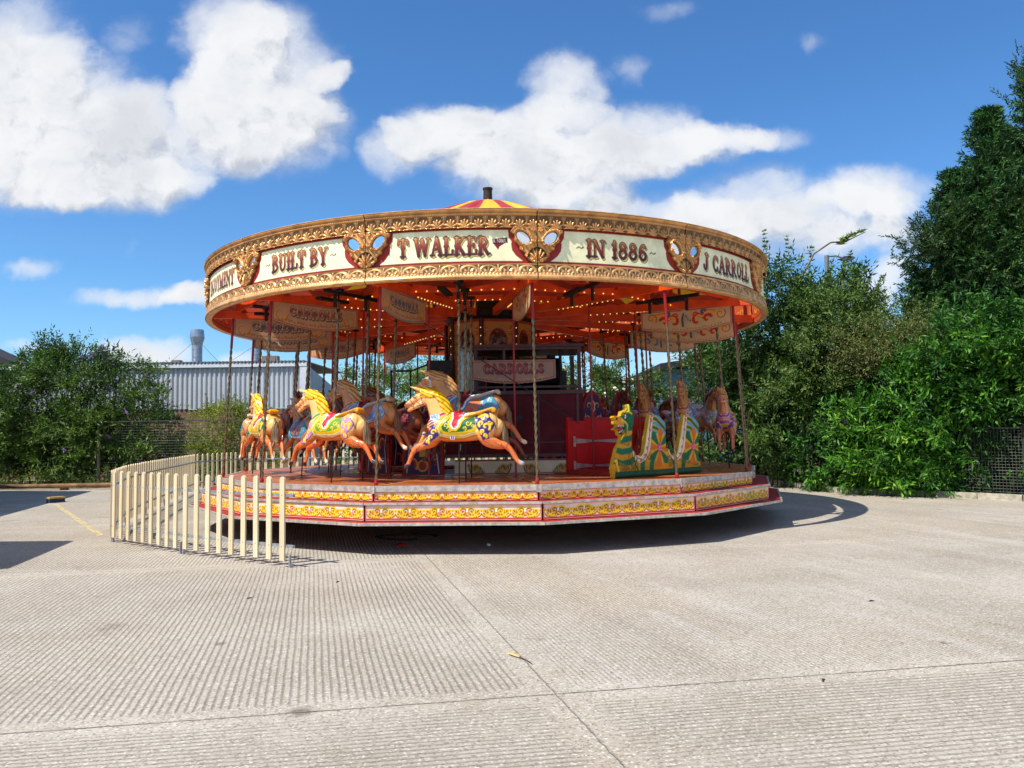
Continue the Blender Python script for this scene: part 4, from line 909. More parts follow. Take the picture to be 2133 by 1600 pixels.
def horse_canvas(p):
    cv = Cv(-1.05, 1.2, -.55, 1.02, .006, p['base']); sc = .00131
    H_ = lambda P: [hp(*q) for q in P]
    def st(P, w, c, w1=None): cv.stroke(H_(P), w*sc, c, None if w1 is None else w1*sc)
    def po(P, c, g=0): cv.poly(H_(P), c, g*sc)
    bs, sh = np.array(p['base'], float), np.array(p['shade'], float)
    # airbrushed shading on legs, belly edge, muzzle (part of the paint job)
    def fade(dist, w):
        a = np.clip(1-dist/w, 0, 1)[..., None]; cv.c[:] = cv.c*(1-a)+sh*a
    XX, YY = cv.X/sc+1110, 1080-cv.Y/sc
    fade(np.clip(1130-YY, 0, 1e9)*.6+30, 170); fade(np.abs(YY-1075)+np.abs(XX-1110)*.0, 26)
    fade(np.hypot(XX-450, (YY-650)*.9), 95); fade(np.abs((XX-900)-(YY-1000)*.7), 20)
    for P in ([(640, 1130), (560, 1240), (500, 1320)], [(600, 1150), (600, 1230)], [(800, 1060), (700, 1130)], [(1560, 1090), (1680, 1160), (1790, 1300)], [(1640, 1100), (1670, 1180)], [(1380, 980), (1440, 1080), (1540, 1130)], [(700, 600), (760, 760)], [(1560, 860), (1590, 960)]): st(P, 11, p['line'], 5)
    for P in ([(1730, 1090), (1700, 1150), (1750, 1230)], [(520, 1180), (560, 1210)], [(470, 1340), (500, 1350)]): st(P, 13, p['line2'], 5)
    # hooves
    po([(420, 1345), (540, 1345), (560, 1440), (400, 1440)], p['hoof']); po([(1845, 1300), (1960, 1300), (1960, 1420), (1870, 1420), (1850, 1350)], p['hoof2']); po([(480, 1352), (620, 1352), (620, 1440), (470, 1440)], p['hoof']); po([(600, 930), (690, 930), (690, 985), (620, 985)], p['hoof2'])
    # blanket
    bl = [(985, 700), (1005, 735), (930, 790), (880, 860), (860, 930), (900, 985), (1000, 1000), (1180, 1000), (1330, 960), (1400, 880), (1400, 700), (1240, 720), (1110, 760)]
    po(bl, p['rim'], 34); po(bl, p['trim'], 6); po(bl, p['rim'], -4)
    bl2 = [(1020, 770), (950, 830), (905, 890), (925, 945), (1010, 960), (1170, 955), (1290, 920), (1330, 860), (1310, 760), (1180, 800)]
    po(bl2, p['field'])
    for (x, y, r, s_) in ((960, 880, 34, 1), (1010, 930, 24, -1), (1235, 850, 36, -1), (1190, 915, 26, 1), (1290, 890, 22, 1), (1000, 830, 22, -1)):
        P = spiral(0, 0, 5, r, .5, 1.1, 18, s_); st([(x+a_, y+b_) for a_, b_ in P], 5, p['scroll'], 17); st([(x+a_-1, y+b_-3) for a_, b_ in P], 2, p['scrollhi'], 6)
    st([(890, 1000), (1000, 1022), (1180, 1022), (1340, 980)], 8, p['trim']); st([(880, 1015), (1000, 1040), (1180, 1040), (1350, 995)], 7, p['line2'])
    # saddle flap paint below the real saddle
    sad = [(1030, 700), (1030, 800), (1010, 870), (1040, 920), (1080, 925), (1120, 880), (1140, 810), (1230, 740), (1240, 690)]
    po(sad, p['rim'], 26); po(sad, p['sadtrim'], 0)
    # rump scroll
    rs = [(1320, 700), (1330, 800), (1350, 900), (1400, 980), (1420, 1050), (1490, 1040), (1480, 980), (1540, 920), (1560, 860), (1500, 790), (1480, 720)]
    po(rs, p['accent'], 8); po(rs, p['accentline'], 8); po(rs, p['accent'], 0)
    for (x, y, r, a0, s_) in ((1430, 790, 46, 0, 1), (1400, 860, 34, 2, -1), (1460, 900, 48, 1, 1), (1420, 960, 26, 2, -1), (1505, 850, 26, 0, -1), (1445, 1010, 24, 1, 1), (1370, 740, 26, 2, 1)):
        P = spiral(x, y, 5, r*1.1, a0, .95, 16, s_); st(P, 12, p['rim'], 34); st([(a_-1, b_-4) for a_, b_ in P], 2, p['scrollhi'], 8)
    # shoulder scroll
    ss_ = [(800, 900), (850, 930), (870, 990), (820, 1040), (770, 1060), (740, 1110), (690, 1100), (730, 1040), (740, 960)]
    po(ss_, p['accentline'], 8); po(ss_, p['accent'])
    for (x, y, r, a0, s_) in ((810, 960, 36, 0, 1), (780, 1020, 30, 2, -1), (735, 1075, 22, 1, 1)):
        P = spiral(x, y, 4, r*1.1, a0, .95, 14, s_); st(P, 10, p['rim'], 28); st([(a_-1, b_-4) for a_, b_ in P], 2, p['scrollhi'], 7)
    # breast and neck straps
    st([(735, 830), (800, 790), (880, 745), (960, 715)], 34, p['collar']); st([(735, 812), (800, 772), (880, 728), (950, 700)], 6, p['trim']); st([(735, 850), (800, 810), (880, 765), (965, 735)], 6, p['trim'])
    po([(720, 870), (790, 830), (860, 850), (830, 900), (760, 900)], p['accent']); st([(740, 880), (800, 850), (840, 860)], 16, p['rim'], 6)
    # bridle, eye, nostril, mouth
    st([(620, 430), (640, 500), (650, 560), (660, 610)], 13, p['bridle']); st([(500, 545), (540, 600), (545, 650)], 12, p['bridle']); st([(540, 600), (650, 560)], 10, p['bridle']); st([(545, 620), (680, 590)], 8, p['trim'])
    cv.disc(*hp(640, 490), 26*sc, p['rim']); cv.disc(*hp(640, 490), 14*sc, p['line2'])
    cv.disc(*hp(548, 505), 19*sc, (250, 244, 236), 13*sc); cv.disc(*hp(546, 505), 12*sc, (44, 22, 14)); st([(525, 490), (550, 484), (575, 494)], 5, p['line'])
    cv.disc(*hp(437, 596), 12*sc, (150, 44, 30), 9*sc); st([(440, 645), (490, 640), (540, 625)], 13, (150, 40, 36)); st([(455, 640), (520, 632)], 5, (246, 240, 230))
    st([(490, 560), (560, 560), (620, 590)], 4, p['line']); st([(600, 640), (660, 640)], 5, p['line'])
    return cv
P_HERO = dict(base=(242, 186, 108), shade=(218, 104, 46), line=(170, 60, 30), line2=(190, 40, 30), hoof=(52, 40, 40), hoof2=(176, 170, 168), rim=(236, 186, 8), trim=(240, 226, 210), field=(24, 96, 44), scroll=(226, 176, 44), scrollhi=(252, 232, 130), sadtrim=(250, 246, 240), saddle=(206, 34, 52), accent=(54, 28, 120), accentline=(40, 20, 90), collar=(206, 52, 54), bridle=(214, 60, 48))
P_HERO2 = dict(P_HERO, hoof=(40, 30, 28), hoof2=(60, 60, 60), field=(104, 156, 42), accent=(206, 130, 180), accentline=(20, 60, 120), shade=(212, 90, 30), line2=(190, 36, 22), collar=(90, 150, 60))
P_HERO3 = dict(P_HERO, accent=(40, 110, 84), accentline=(30, 80, 70), collar=(196, 190, 200), field=(226, 176, 60), scroll=(196, 96, 40))
P_MID = dict(base=(206, 142, 80), shade=(190, 104, 50), line=(140, 76, 44), line2=(150, 52, 44), hoof=(210, 190, 160), hoof2=(222, 206, 180), rim=(90, 140, 186), trim=(226, 222, 226), field=(206, 104, 46), scroll=(90, 70, 110), scrollhi=(206, 160, 120), sadtrim=(230, 226, 232), saddle=(112, 18, 40), accent=(170, 190, 216), accentline=(80, 80, 110), collar=(178, 78, 56), bridle=(70, 120, 80))
P_MID2 = dict(P_MID, rim=(46, 130, 170), accent=(60, 150, 176), bridle=(206, 210, 210))
P_BROWN = dict(P_MID, base=(150, 80, 46), shade=(128, 56, 34), line=(84, 34, 24), rim=(112, 24, 40), trim=(206, 160, 110), field=(170, 120, 60), accent=(96, 30, 50), collar=(120, 30, 30), bridle=(150, 130, 90), hoof=(70, 50, 40), hoof2=(70, 50, 40))
P_PINK = dict(P_MID, base=(214, 140, 98), shade=(206, 110, 74), rim=(206, 168, 60), accent=(120, 46, 130), accentline=(70, 30, 80), collar=(150, 50, 150), bridle=(206, 90, 60), hoof=(36, 30, 34), hoof2=(36, 30, 34), field=(150, 60, 100))
P_TAN = dict(P_MID, base=(186, 126, 80), collar=(110, 170, 206), bridle=(150, 80, 50), rim=(206, 168, 60), hoof=(50, 36, 34), hoof2=(50, 36, 34))
MANES = {'yellow': mane_mesh(1, (240, 190, 6), (176, 80, 10), (252, 226, 60)), 'tan': mane_mesh(2, (200, 148, 88), (130, 80, 44), (222, 180, 120)), 'dark': mane_mesh(3, (112, 66, 42), (60, 32, 22), (150, 96, 60))}
gloss = mat('glossy horse enamel', rough=.36, noise=.12, nscale=9, vc=True, coat=.2, spec=.4)
def bvh_of(me): return BVHTree.FromPolygons([v.co.copy() for v in me.vertices], [tuple(p.vertices) for p in me.polygons])
BV = [bvh_of(b) for b in BODY]
def wrap(bv, name, x0, x1, a0, a1, off, colf, maskf, res=.012, zc=.21):
    nx, na = int((x1-x0)/res)+1, 56; xs = np.linspace(x0, x1, nx); an = np.radians(np.linspace(a0, a1, na)); V = np.zeros((nx, na, 3)); ok = np.zeros((nx, na), bool)
    for i, x in enumerate(xs):
        for j, t in enumerate(an):
            d = Vector((0, -math.sin(t), -math.cos(t))); h = bv.ray_cast(Vector((x, 0, zc))-d*.9, d)
            if h[0] is not None: V[i, j] = h[0]+h[1]*off(x, h[0].z); ok[i, j] = maskf(x, h[0].z)
    idx = np.arange(nx*na).reshape(nx, na); F = np.stack([idx[:-1, :-1], idx[1:, :-1], idx[1:, 1:], idx[:-1, 1:]], -1); F = F[ok[:-1, :-1] & ok[1:, :-1] & ok[1:, 1:] & ok[:-1, 1:]]
    P = V.reshape(-1, 3); used = np.unique(F); re = np.full(len(P), -1); re[used] = np.arange(len(used))
    me = qmesh(name, P[used], re[F], colf(P[used]), True); bm_ = bmesh.new(); bm_.from_mesh(me); bmesh.ops.recalc_face_normals(bm_, faces=bm_.faces); bm_.to_mesh(me); bm_.free(); return me
SADP = np.array([hp(*q) for q in [(1040, 690), (1040, 800), (1020, 862), (1045, 908), (1076, 910), (1106, 868), (1126, 806), (1176, 752), (1186, 690)]])
def in_sad(x, z): return bool(sdpoly(np.array([x]), np.array([z]), SADP)[0] < .0)
def saddle_mesh(c, tr):
    def colf(P):
        d = sdpoly(P[:, 0], P[:, 2], SADP); return np.where(d[:, None] > -.011, np.array(tr, float), np.array(c, float))
    return wrap(BV[0], 'saddle', hp(1005, 0)[0], hp(1240, 0)[0], -128, 128, lambda x, z: 0.010+.012*max(0, (z-.40)/.05)*abs(math.sin((x+.02)*12)), colf, in_sad, .009)
SADM = {'red': saddle_mesh((206, 30, 50), (250, 246, 240)), 'maroon': saddle_mesh((104, 16, 36), (226, 220, 226))}
def roll_mesh(c0, c1):
    m = MB(); limb(m, [(1180, 770, 0, .03, 3.2), (1320, 735, 0, .04, 3.0), (1440, 700, 0, .036, 2.8), (1530, 668, 0, .03, 2.6)], 12)
    x, z = hp(1545, 690); m.tube([(x, -.095, z), (x, -.085, z), (x, .085, z), (x, .095, z)], [.03, .042, .042, .03], 14); me = remesh(m, .012, 1)
    V = np.array([v.co for v in me.vertices]); t = np.clip((V[:, 0]-hp(1500, 0)[0])/.04, 0, 1)[:, None]; C = np.array(c0, float)*(1-t)+np.array(c1, float)*t; C[np.abs(V[:, 1]) > .088] = c1; setcol(me, C); return me
ROLL = {'yellow': roll_mesh((240, 196, 14), (226, 150, 24)), 'tan': roll_mesh((170, 186, 206), (196, 170, 140))}
def tail_mesh(c):
    m = MB()
    for s_ in (-1, 0, 1): limb(m, [(1575, 790, 0, .03, 1), (1640, 860, s_*.01, .04, .9), (1675+s_*8, 960, s_*.025, .045, .8), (1680+s_*18, 1060, s_*.03, .034, .8), (1720+s_*14, 1130, s_*.02, .008, .8)], 8)
    me = remesh(m, .012, 1); V = np.array([v.co for v in me.vertices]); s_ = (.5+.5*np.sin(V[:, 0]*150+V[:, 2]*20+V[:, 1]*90))[:, None]; setcol(me, np.array(c, float)*(1-.4*s_)); return me
TAILS = {'yellow': tail_mesh((150, 120, 84)), 'tan': tail_mesh((150, 104, 66)), 'dark': tail_mesh((80, 48, 34))}
def ribbon(txt):
    res = .0045; x0, x1, z0, z1 = -.47, -.30, .36, .455; cv = Cv(x0, x1, z0, z1, res, (214, 226, 240))
    text(cv, txt, x0+.02, z0+.022, x1-x0-.04, .052, (60, 84, 140)); cv.stroke([(x0, z0+.004), (x1, z0+.004)], .008, (90, 120, 176)); cv.stroke([(x0, z1-.004), (x1, z1-.004)], .008, (90, 120, 176))
    ny, nx = cv.X.shape; V = np.zeros((ny, nx, 3)); ok = np.zeros((ny, nx), bool)
    for j in range(ny):
        for i in range(nx):
            x, z = cv.X[j, i], cv.Y[j, i]+.0*cv.X[j, i]; h = BV[0].ray_cast(Vector((x, -1, z)), Vector((0, 1, 0)))
            if h[0] is not None: V[j, i] = (x, h[0].y-.006, z); ok[j, i] = True
    return gridmesh('name_ribbon', cv, lambda X, Y: (V[..., 0], V[..., 1], V[..., 2]), ok)
rib_me = ribbon('MIKE')
def tagplate():
    cv = Cv(-.035, .035, -.035, .035, .004, (228, 226, 232)); cv.poly([(-.024, -.03), (.024, -.03), (.024, .014), (-.024, .014)], (60, 40, 120)); cv.stroke([(0, -.02), (0, .006)], .009, (240, 240, 240)); x, z = hp(1040, 1020)
    h = BV[0].ray_cast(Vector((x, -1, z)), Vector((0, 1, 0)))[0]; return gridmesh('number_plate', cv, lambda X, Y: (X+x, X*0+h.y-.012, Y+z))
plate_me = tagplate()
rodU = twist(.40, 2.42, .0245, .15).mesh('pole', True)
m = MB(); m.tube([(0, 0, 0), (0, 0, 1)], .012, 8); rodL = m.mesh('lower')
m = MB(); m.lathe([(.035, .39), (.035, .44), (.022, .45), (.022, .49), (.03, .50), (.03, .53), (.02, .54)], 12); ferr = m.mesh('f')
m = MB(); m.tube([(0, 0, 2.98), (0, 0, 3.3)], .018, 8); m.lathe([(.03, 2.94), (.03, 3.0)], 10); m.box((0, 0, 3.32), (.16, .08, .05)); capm = m.mesh('c')
m = MB(); 
for s_ in (-1, 1): x, z = hp(1150, 1080); m.tube([(x-.02, s_*.05, -.02), (x-.02, s_*.12, -.14), (x-.02, s_*.2, -.15)], .010, 6)
stir = m.mesh('foot_rest')
HV = {}
def variant(key, pal, pose, mane, sad, ribbon_=False):
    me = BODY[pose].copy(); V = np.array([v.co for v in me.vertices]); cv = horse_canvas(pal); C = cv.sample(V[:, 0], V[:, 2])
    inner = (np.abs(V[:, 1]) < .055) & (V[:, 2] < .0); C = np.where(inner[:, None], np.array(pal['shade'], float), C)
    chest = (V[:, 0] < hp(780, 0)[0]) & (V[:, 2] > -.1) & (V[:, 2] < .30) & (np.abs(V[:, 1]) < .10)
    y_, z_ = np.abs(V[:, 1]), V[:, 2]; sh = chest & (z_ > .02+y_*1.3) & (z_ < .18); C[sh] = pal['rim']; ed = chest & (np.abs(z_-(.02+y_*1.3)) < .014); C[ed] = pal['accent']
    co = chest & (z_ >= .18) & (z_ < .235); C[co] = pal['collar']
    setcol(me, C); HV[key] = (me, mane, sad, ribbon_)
variant('hero', P_HERO, 1, 'yellow', 'red', True); variant('hero2', P_HERO2, 0, 'yellow', 'red'); variant('hero3', P_HERO3, 0, 'yellow', 'red')
variant('mid', P_MID, 0, 'tan', 'maroon'); variant('mid2', P_MID2, 0, 'tan', 'maroon'); variant('brown', P_BROWN, 0, 'dark', 'maroon'); variant('pink', P_PINK, 0, 'tan', 'maroon'); variant('tan', P_TAN, 0, 'dark', 'maroon')
green = mat('green collar paint', (40, 110, 60), .5, noise=.2)
def horse(ring, k, h, var, label, phi=None):
    r = {0: 5.2, 1: 4.4, 2: 3.6}[ring]; p = PH+(k+.5)*DP if phi is None else math.radians(phi)
    x, y, _ = pol(r, p); me, mane, sad, rb = HV[var]
    t = thing('carousel_horse', label, 'carousel horse', (CX+x, CY+y, CZ+ZD), p, 'carved horses hanging on twisted poles round the ride'); t.rotation_euler = (math.radians(-3.4), 0, p)
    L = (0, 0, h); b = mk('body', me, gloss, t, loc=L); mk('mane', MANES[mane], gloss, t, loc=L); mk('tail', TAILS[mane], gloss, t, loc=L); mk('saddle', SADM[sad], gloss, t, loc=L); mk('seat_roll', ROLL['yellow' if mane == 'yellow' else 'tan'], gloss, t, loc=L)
    if rb: mk('name_ribbon', rib_me, paint, b)['label'] = 'pale blue name ribbon reading MIKE'; mk('number_plate', plate_me, paint, b)
    po_ = mk('twisted_pole', rodU, brass if ring == 0 and -3 <= k <= 0 else brass_d, t, loc=L); mk('ferrule', ferr, red, po_); lo = mk('lower_rod', rodL, dark, t, loc=(0, 0, 0)); lo.scale = (1, 1, h+.02)
    mk('pole_head', capm, black, t); mk('foot_rest', stir, dark, t, loc=L)
    return t
O, Mi, In = 0, 1, 2
HL = [
 (O, -1, .66, 'hero', 'cream galloper with yellow mane, purple rump scrolls and MIKE on its neck ribbon'),
 (O, -2, .70, 'hero2', 'cream galloper with yellow mane and green saddle cloth, left of the second brass rod'),
 (O, -3, .74, 'hero3', 'yellow-maned galloper seen from behind its shoulder, farthest left of the sunlit horses'),
 (O, -4, .72, 'mid2', 'pale outer galloper at the left rim, turning away behind the leftmost sunlit horse'),
 (O, -5, .86, 'mid', 'outer row galloper at the back left, in line with the metal shed'),
 (O, -6, .70, 'brown', 'outer row brown galloper far across the deck before the left hedge gap'),
 (O, -7, .88, 'tan', 'far outer galloper just left of the centre drum, mostly hidden by nearer horses'),
 (Mi, -1, .99, 'mid2', 'tan galloper with green bridle and blue and orange cloth, directly behind the one named MIKE'),
 (Mi, -2, .91, 'mid', 'tan galloper with white and blue cloth rising behind the green-clothed horse'),
 (Mi, -3, .66, 'mid2', 'middle row galloper with blue trappings, low behind the head of the green-clothed horse'),
 (Mi, -4, .90, 'brown', 'middle row brown galloper at the left, behind the leftmost yellow-maned horse'),
 (Mi, -5, .70, 'tan', 'middle row dark-maned galloper far left, before the corrugated shed end'),
 (Mi, -6, .84, 'mid', 'middle row galloper far back, left of the painted centre shutters'),
 (In, -2, .80, 'brown', 'brown galloper with maroon cloth on the inner row, before the painted shutter'),
 (In, -1, .72, 'brown', 'inner row brown galloper hidden behind the pair before the maroon truck'),
 (In, -3, .84, 'brown', 'inner row brown galloper beside the darkest left shutter'),
 (In, -4, .68, 'mid', 'inner row pale galloper on the left half, low on its pole'),
 (In, -5, .86, 'brown', 'inner row brown galloper at the back left of the drum'),
 (O, 2, .75, 'pink', 'pinkish galloper facing the camera at the far right rim, purple collar and gold breastplate'),
 (O, 3, .86, 'tan', 'galloper with light blue collar just left of the rightmost pink one'),
 (O, 4, .70, 'brown', 'outer row brown galloper at the back right, low behind the dragon car'),
 (O, 5, .84, 'tan', 'outer row galloper far back between the truck and the dragon head'),
 (Mi, 2, .92, 'mid', 'tall tan galloper with blue collar rising above the second dragon seat'),
 (Mi, 3, .72, 'brown', 'dark brown galloper behind the tall blue-collared one on the right'),
 (Mi, 4, .86, 'brown', 'middle row brown galloper at the back right, before the flowering hedge'),
 (Mi, 5, .70, 'tan', 'middle row galloper far back right of the maroon truck'),
 (In, 2, .86, 'mid', 'tan galloper with dark red collar, head raised above the first dragon seat'),
 (In, 3, .74, 'brown', 'inner row brown galloper half hidden left of the dark red collared one'),
 (In, 4, .88, 'brown', 'inner row brown galloper nearest the right painted shutter'),
]
for ring, k, h, var, lab in HL: horse(ring, k, h, var, lab)
# ------------------------------------------------------------------ dragon chariot
DL, DR = Vector((1.68, 13.40, 0)), Vector((3.52, 14.93, 0)); du = (DR-DL).normalized(); dn = Vector((du.y, -du.x, 0))   # outward
ch = thing('dragon_chariot', 'green and yellow dragon shaped chariot with striped seat backs and red inner wall', 'chariot', (DL.x, DL.y, CZ+ZD), math.atan2(du.y, du.x))
DP1 = [(0.007,-0.0),(-0.03,0.178),(0.017,0.321),(0.082,0.497),(0.169,0.609),(0.208,0.706),(0.149,0.739),(0.128,0.805),(0.10,0.83),(0.045,0.812),(0.036,0.845),(0.106,0.868),(0.12,.905),(0.048,0.919),(0.051,0.984),(0.012,1.033),(0.041,1.066),(0.136,1.058),(0.208,1.066),(0.235,1.14),(0.357,1.174),(0.355,1.256),(0.434,1.274),(0.493,1.199),(0.503,1.133),(0.55,1.067),(0.546,0.95),(0.505,0.851),(0.473,0.636),(0.481,0.504),(0.576,0.394),(0.699,0.365),(0.777,0.43),(0.86,.75),(0.956,1.101),(1.008,1.119),(1.098,1.093),(1.215,1.068),(1.383,0.947),(1.392,0.844),(1.391,0.482),(1.457,0.463),(1.534,0.374),(1.62,0.335),(1.70,0.40),(1.80,.72),(1.916,1.103),(1.983,1.12),(2.062,1.095),(2.22,1.037),(2.351,0.927),(2.335,0.59),(2.311,0.372),(2.383,0.168),(2.387,0.0)]
def dragon():
    cv = Cv(-.06, 2.42, -.01, 1.30, .0085, (204, 142, 12)); X, Y = cv.X, cv.Y
    teal, yel_, org = (6, 104, 68), (224, 166, 10), (212, 112, 14)
    # banded scales: broad curved bands on the neck, patches on the body
    for i in range(5):
        z = .30+i*.20; cv.stroke([(-.05, z+.02), (.20, z-.05), (.40, z-.03), (.62, z+.05)], .10, teal); cv.stroke([(-.05, z-.035), (.20, z-.105), (.40, z-.085), (.62, z-.005)], .012, (190, 110, 20))
    for i, x in enumerate((.74, .98, 1.62, 1.86)): cv.stroke([(x, -.05), (x-.02, .2), (x+.02, .34)], .11, teal)
    for i in range(60):
        fx = (i*.618) % 1*2.3; fz = .14+((i*.382) % 1)*.5; cv.stroke([(fx, fz), (fx+.05, fz-.02), (fx+.09, fz+.02)], .006, (150, 104, 24) if i % 2 else (20, 104, 84), .014)
    for cx_ in (1.17, 2.13):
        for j, c in enumerate([(214, 168, 40), (70, 160, 214), (214, 168, 40), (40, 96, 30), (214, 168, 40), (70, 160, 214), (214, 168, 40), (50, 110, 40), (214, 168, 40), (70, 150, 206), (214, 168, 40)]):
            d = j*.040; cv.stroke([(cx_-.24, 1.17-d), (cx_-.05, 1.12-d), (cx_+.12, .99-d), (cx_+.25, .82-d)], .016 if c[0] == 214 else .052, c)
        cv.disc(cx_+.02, .50, .25, yel_, .27)
        for j in range(8):
            a_ = -.1+j*.785; cv.stroke([(cx_+.02+.04*math.cos(a_), .50+.05*math.sin(a_)), (cx_+.02+.25*math.cos(a_), .50+.27*math.sin(a_))], .02, teal if j % 2 else org, .15)
        cv.disc(cx_+.02, .50, .065, (206, 70, 110), .085); cv.stroke(spiral(cx_+.02, .50, .01, .06, 0, 1.2, 16), .012, (244, 190, 206))
        cv.poly([(cx_-.46, .36), (cx_-.40, .60), (cx_-.31, .86), (cx_-.225, 1.13), (cx_-.14, 1.13), (cx_-.16, .9), (cx_-.20, .66), (cx_-.24, .46), (cx_-.36, .30), (cx_-.50, .24), (cx_-.64, .30), (cx_-.72, .44), (cx_-.66, .48), (cx_-.56, .38)], (236, 214, 178))
        cv.stroke([(cx_-.66, .43), (cx_-.58, .34), (cx_-.46, .29), (cx_-.34, .40), (cx_-.28, .60), (cx_-.24, .86), (cx_-.185, 1.10)], .014, (150, 46, 26))
        for (ax, az) in ((-.62, .38), (-.5, .29), (-.38, .36), (-.31, .50), (-.275, .66), (-.24, .82), (-.205, .98), (-.18, 1.07)): cv.stroke(spiral(cx_+ax, az, .006, .032, az*9, .9, 10), .016, (176, 60, 30)); cv.disc(cx_+ax, az, .010, (216, 150, 40))
        for j in range(3): cv.stroke([(cx_+.16+j*.03, .34-j*.05), (cx_+.3, .26-j*.05), (cx_+.42, .34-j*.04), (cx_+.5, .42)], .014, (60, 84, 40), .03)
    for j in range(4): cv.stroke([(.40+.05*j, .46), (.42+.05*j, .30), (.48+.04*j, .18), (.40+.06*j, .10)], .014, (96, 100, 30), .026)
    # claw
    for j in range(5): cv.stroke([(.02+.01*j, .28-.05*j), (.12, .27-.045*j), (.26, .22-.03*j), (.38, .16-.02*j)], .018, (150, 110, 20), .03); cv.disc(.05+.02*j, .30-.055*j, .032, (244, 196, 40))
    cv.stroke([(-.06, .22), (.0, .35), (.05, .5)], .05, yel_)
    # base
    cv.poly([(.02, -.02), (2.42, -.02), (2.42, .12), (.02, .115)], (26, 74, 38))
    for i in range(46): cv.disc(.06+i*.052, .06+.018*(i % 2), .012, (50, 106, 50))
    # head
    cv.poly([(.20, .88), (.24, 1.06), (.36, 1.18), (.36, 1.26), (.45, 1.28), (.52, 1.1), (.56, 1.0), (.54, .84), (.4, .8)], teal)
    cv.poly([(.0, .90), (.0, 1.08), (.14, 1.07), (.22, 1.03), (.28, .93), (.22, .86)], (230, 150, 36)); cv.disc(.085, 1.01, .022, (70, 40, 20)); cv.stroke([(.2, 1.0), (.3, .96), (.36, .9), (.34, .82)], .04, (226, 190, 40)); cv.stroke([(.26, 1.08), (.38, 1.14), (.47, 1.1)], .035, (226, 190, 40)); cv.stroke([(.38, 1.28), (.40, 1.15)], .04, (226, 216, 40))
    cv.disc(.30, 1.05, .050, (30, 40, 24), .056); cv.disc(.30, 1.05, .033, (246, 240, 226), .038); cv.disc(.29, 1.05, .016, (30, 20, 16))
    cv.poly([(.11, .75), (.10, .84), (.16, .90), (.24, .91), (.30, .86), (.24, .80), (.20, .74)], (60, 14, 20)); cv.stroke([(.03, .83), (.12, .83), (.2, .86)], .026, (214, 60, 70))
    for j in range(5): cv.poly([(.125+.03*j, .905-.006*abs(j-2)), (.15+.03*j, .905), (.14+.03*j, .865)], (246, 240, 226)); cv.poly([(.115+.026*j, .755+.012*j), (.14+.026*j, .765+.012*j), (.125+.026*j, .80+.012*j)], (246, 240, 226))
    cv.stroke([(.24, .62), (.3, .72), (.33, .82), (.32, .9)], .02, (60, 110, 60), .035); cv.stroke([(.2, .66), (.26, .76)], .02, (244, 206, 60))
    ol = (44, 60, 30)
    for P_ in ([(.14, .60), (.22, .74), (.30, .80)], [(.42, .50), (.36, .34), (.44, .2)], [(.60, .34), (.52, .22), (.62, .12)], [(.34, .98), (.42, .92), (.44, .82)], [(.24, 1.10), (.34, 1.12), (.42, 1.06)], [(.48, 1.1), (.5, .95), (.47, .8)], [(.80, .40), (.9, .3), (1.0, .34)], [(1.46, .44), (1.5, .3), (1.62, .22)], [(1.78, .4), (1.86, .3), (1.98, .34)]): cv.stroke(P_, .008, ol, .02)
    d = sdpoly(X, Y, np.array(DP1)); mask = d < 0; hgt = .028*np.sqrt(np.clip(-d/.07, 0, 1))+.014*np.sin(np.clip(-d, 0, .3)*36)*np.exp(-np.clip(-d, 0, 1)*5)
    lum = cv.c.sum(-1)/765; hgt = hgt+.010*(lum-.45)
    return slabmesh('dragon_side', cv, mask, lambda a_, b_, q: (a_, -q, b_), .07, hgt, edge=(206, 168, 30))
dm = dragon(); mk('dragon_side', dm, paint, ch)
m = MB(); m.box((1.5, .9, .05), (1.9, 1.5, .09)); m.ob('floor', redpole, ch)
for cx_ in (.80, 1.78):
    m = MB(); m.box((cx_+.12, .42, .27), (.40, .70, .08)); m.ob('seat', redpole, ch)
m = MB(); m.box((1.72, 1.74, .545), (2.25, .05, 1.07)); iw = m.ob('inner_wall', red, ch)
dL, dR = Vector((.594, 1.716, 0)), Vector((1.60, 1.23, 0)); dd = (dR-dL).normalized(); dno = Vector((dd.y, -dd.x, 0))
m = MB(); m.bar(dL+Vector((0, 0, .51)), dR+Vector((0, 0, .51)), .04, 1.0); dr_ = m.ob('front_panel', red, iw); m = MB(); m.bar(dL+dd*.16+dno*.03+Vector((0, 0, .40)), dR+dno*.03+Vector((0, 0, .41)), .02, .70); m.ob('door', red, iw)
for z in (.62, .15):
    m = MB(); m.bar(dL+dd*.10+dno*.045+Vector((0, 0, z)), dL+dd*.15+dno*.045+Vector((0, 0, z)), .02, .2)
    f_ = [(.16, -.045), (.55, -.008), (1.02, -.04), (1.02, .04), (.55, .02), (.16, .055)]; V_ = [dL+dd*a_+dno*t_+Vector((0, 0, z+b_)) for t_ in (.042, .05) for a_, b_ in f_]; m.add(V_, [tuple(range(6)), tuple(range(6, 12))[::-1]]+[(i, (i+1) % 6, (i+1) % 6+6, i+6) for i in range(6)]); m.ob('strap_hinge', mat('pale hinge steel', (190, 150, 140), .45, .5, noise=.3), iw)
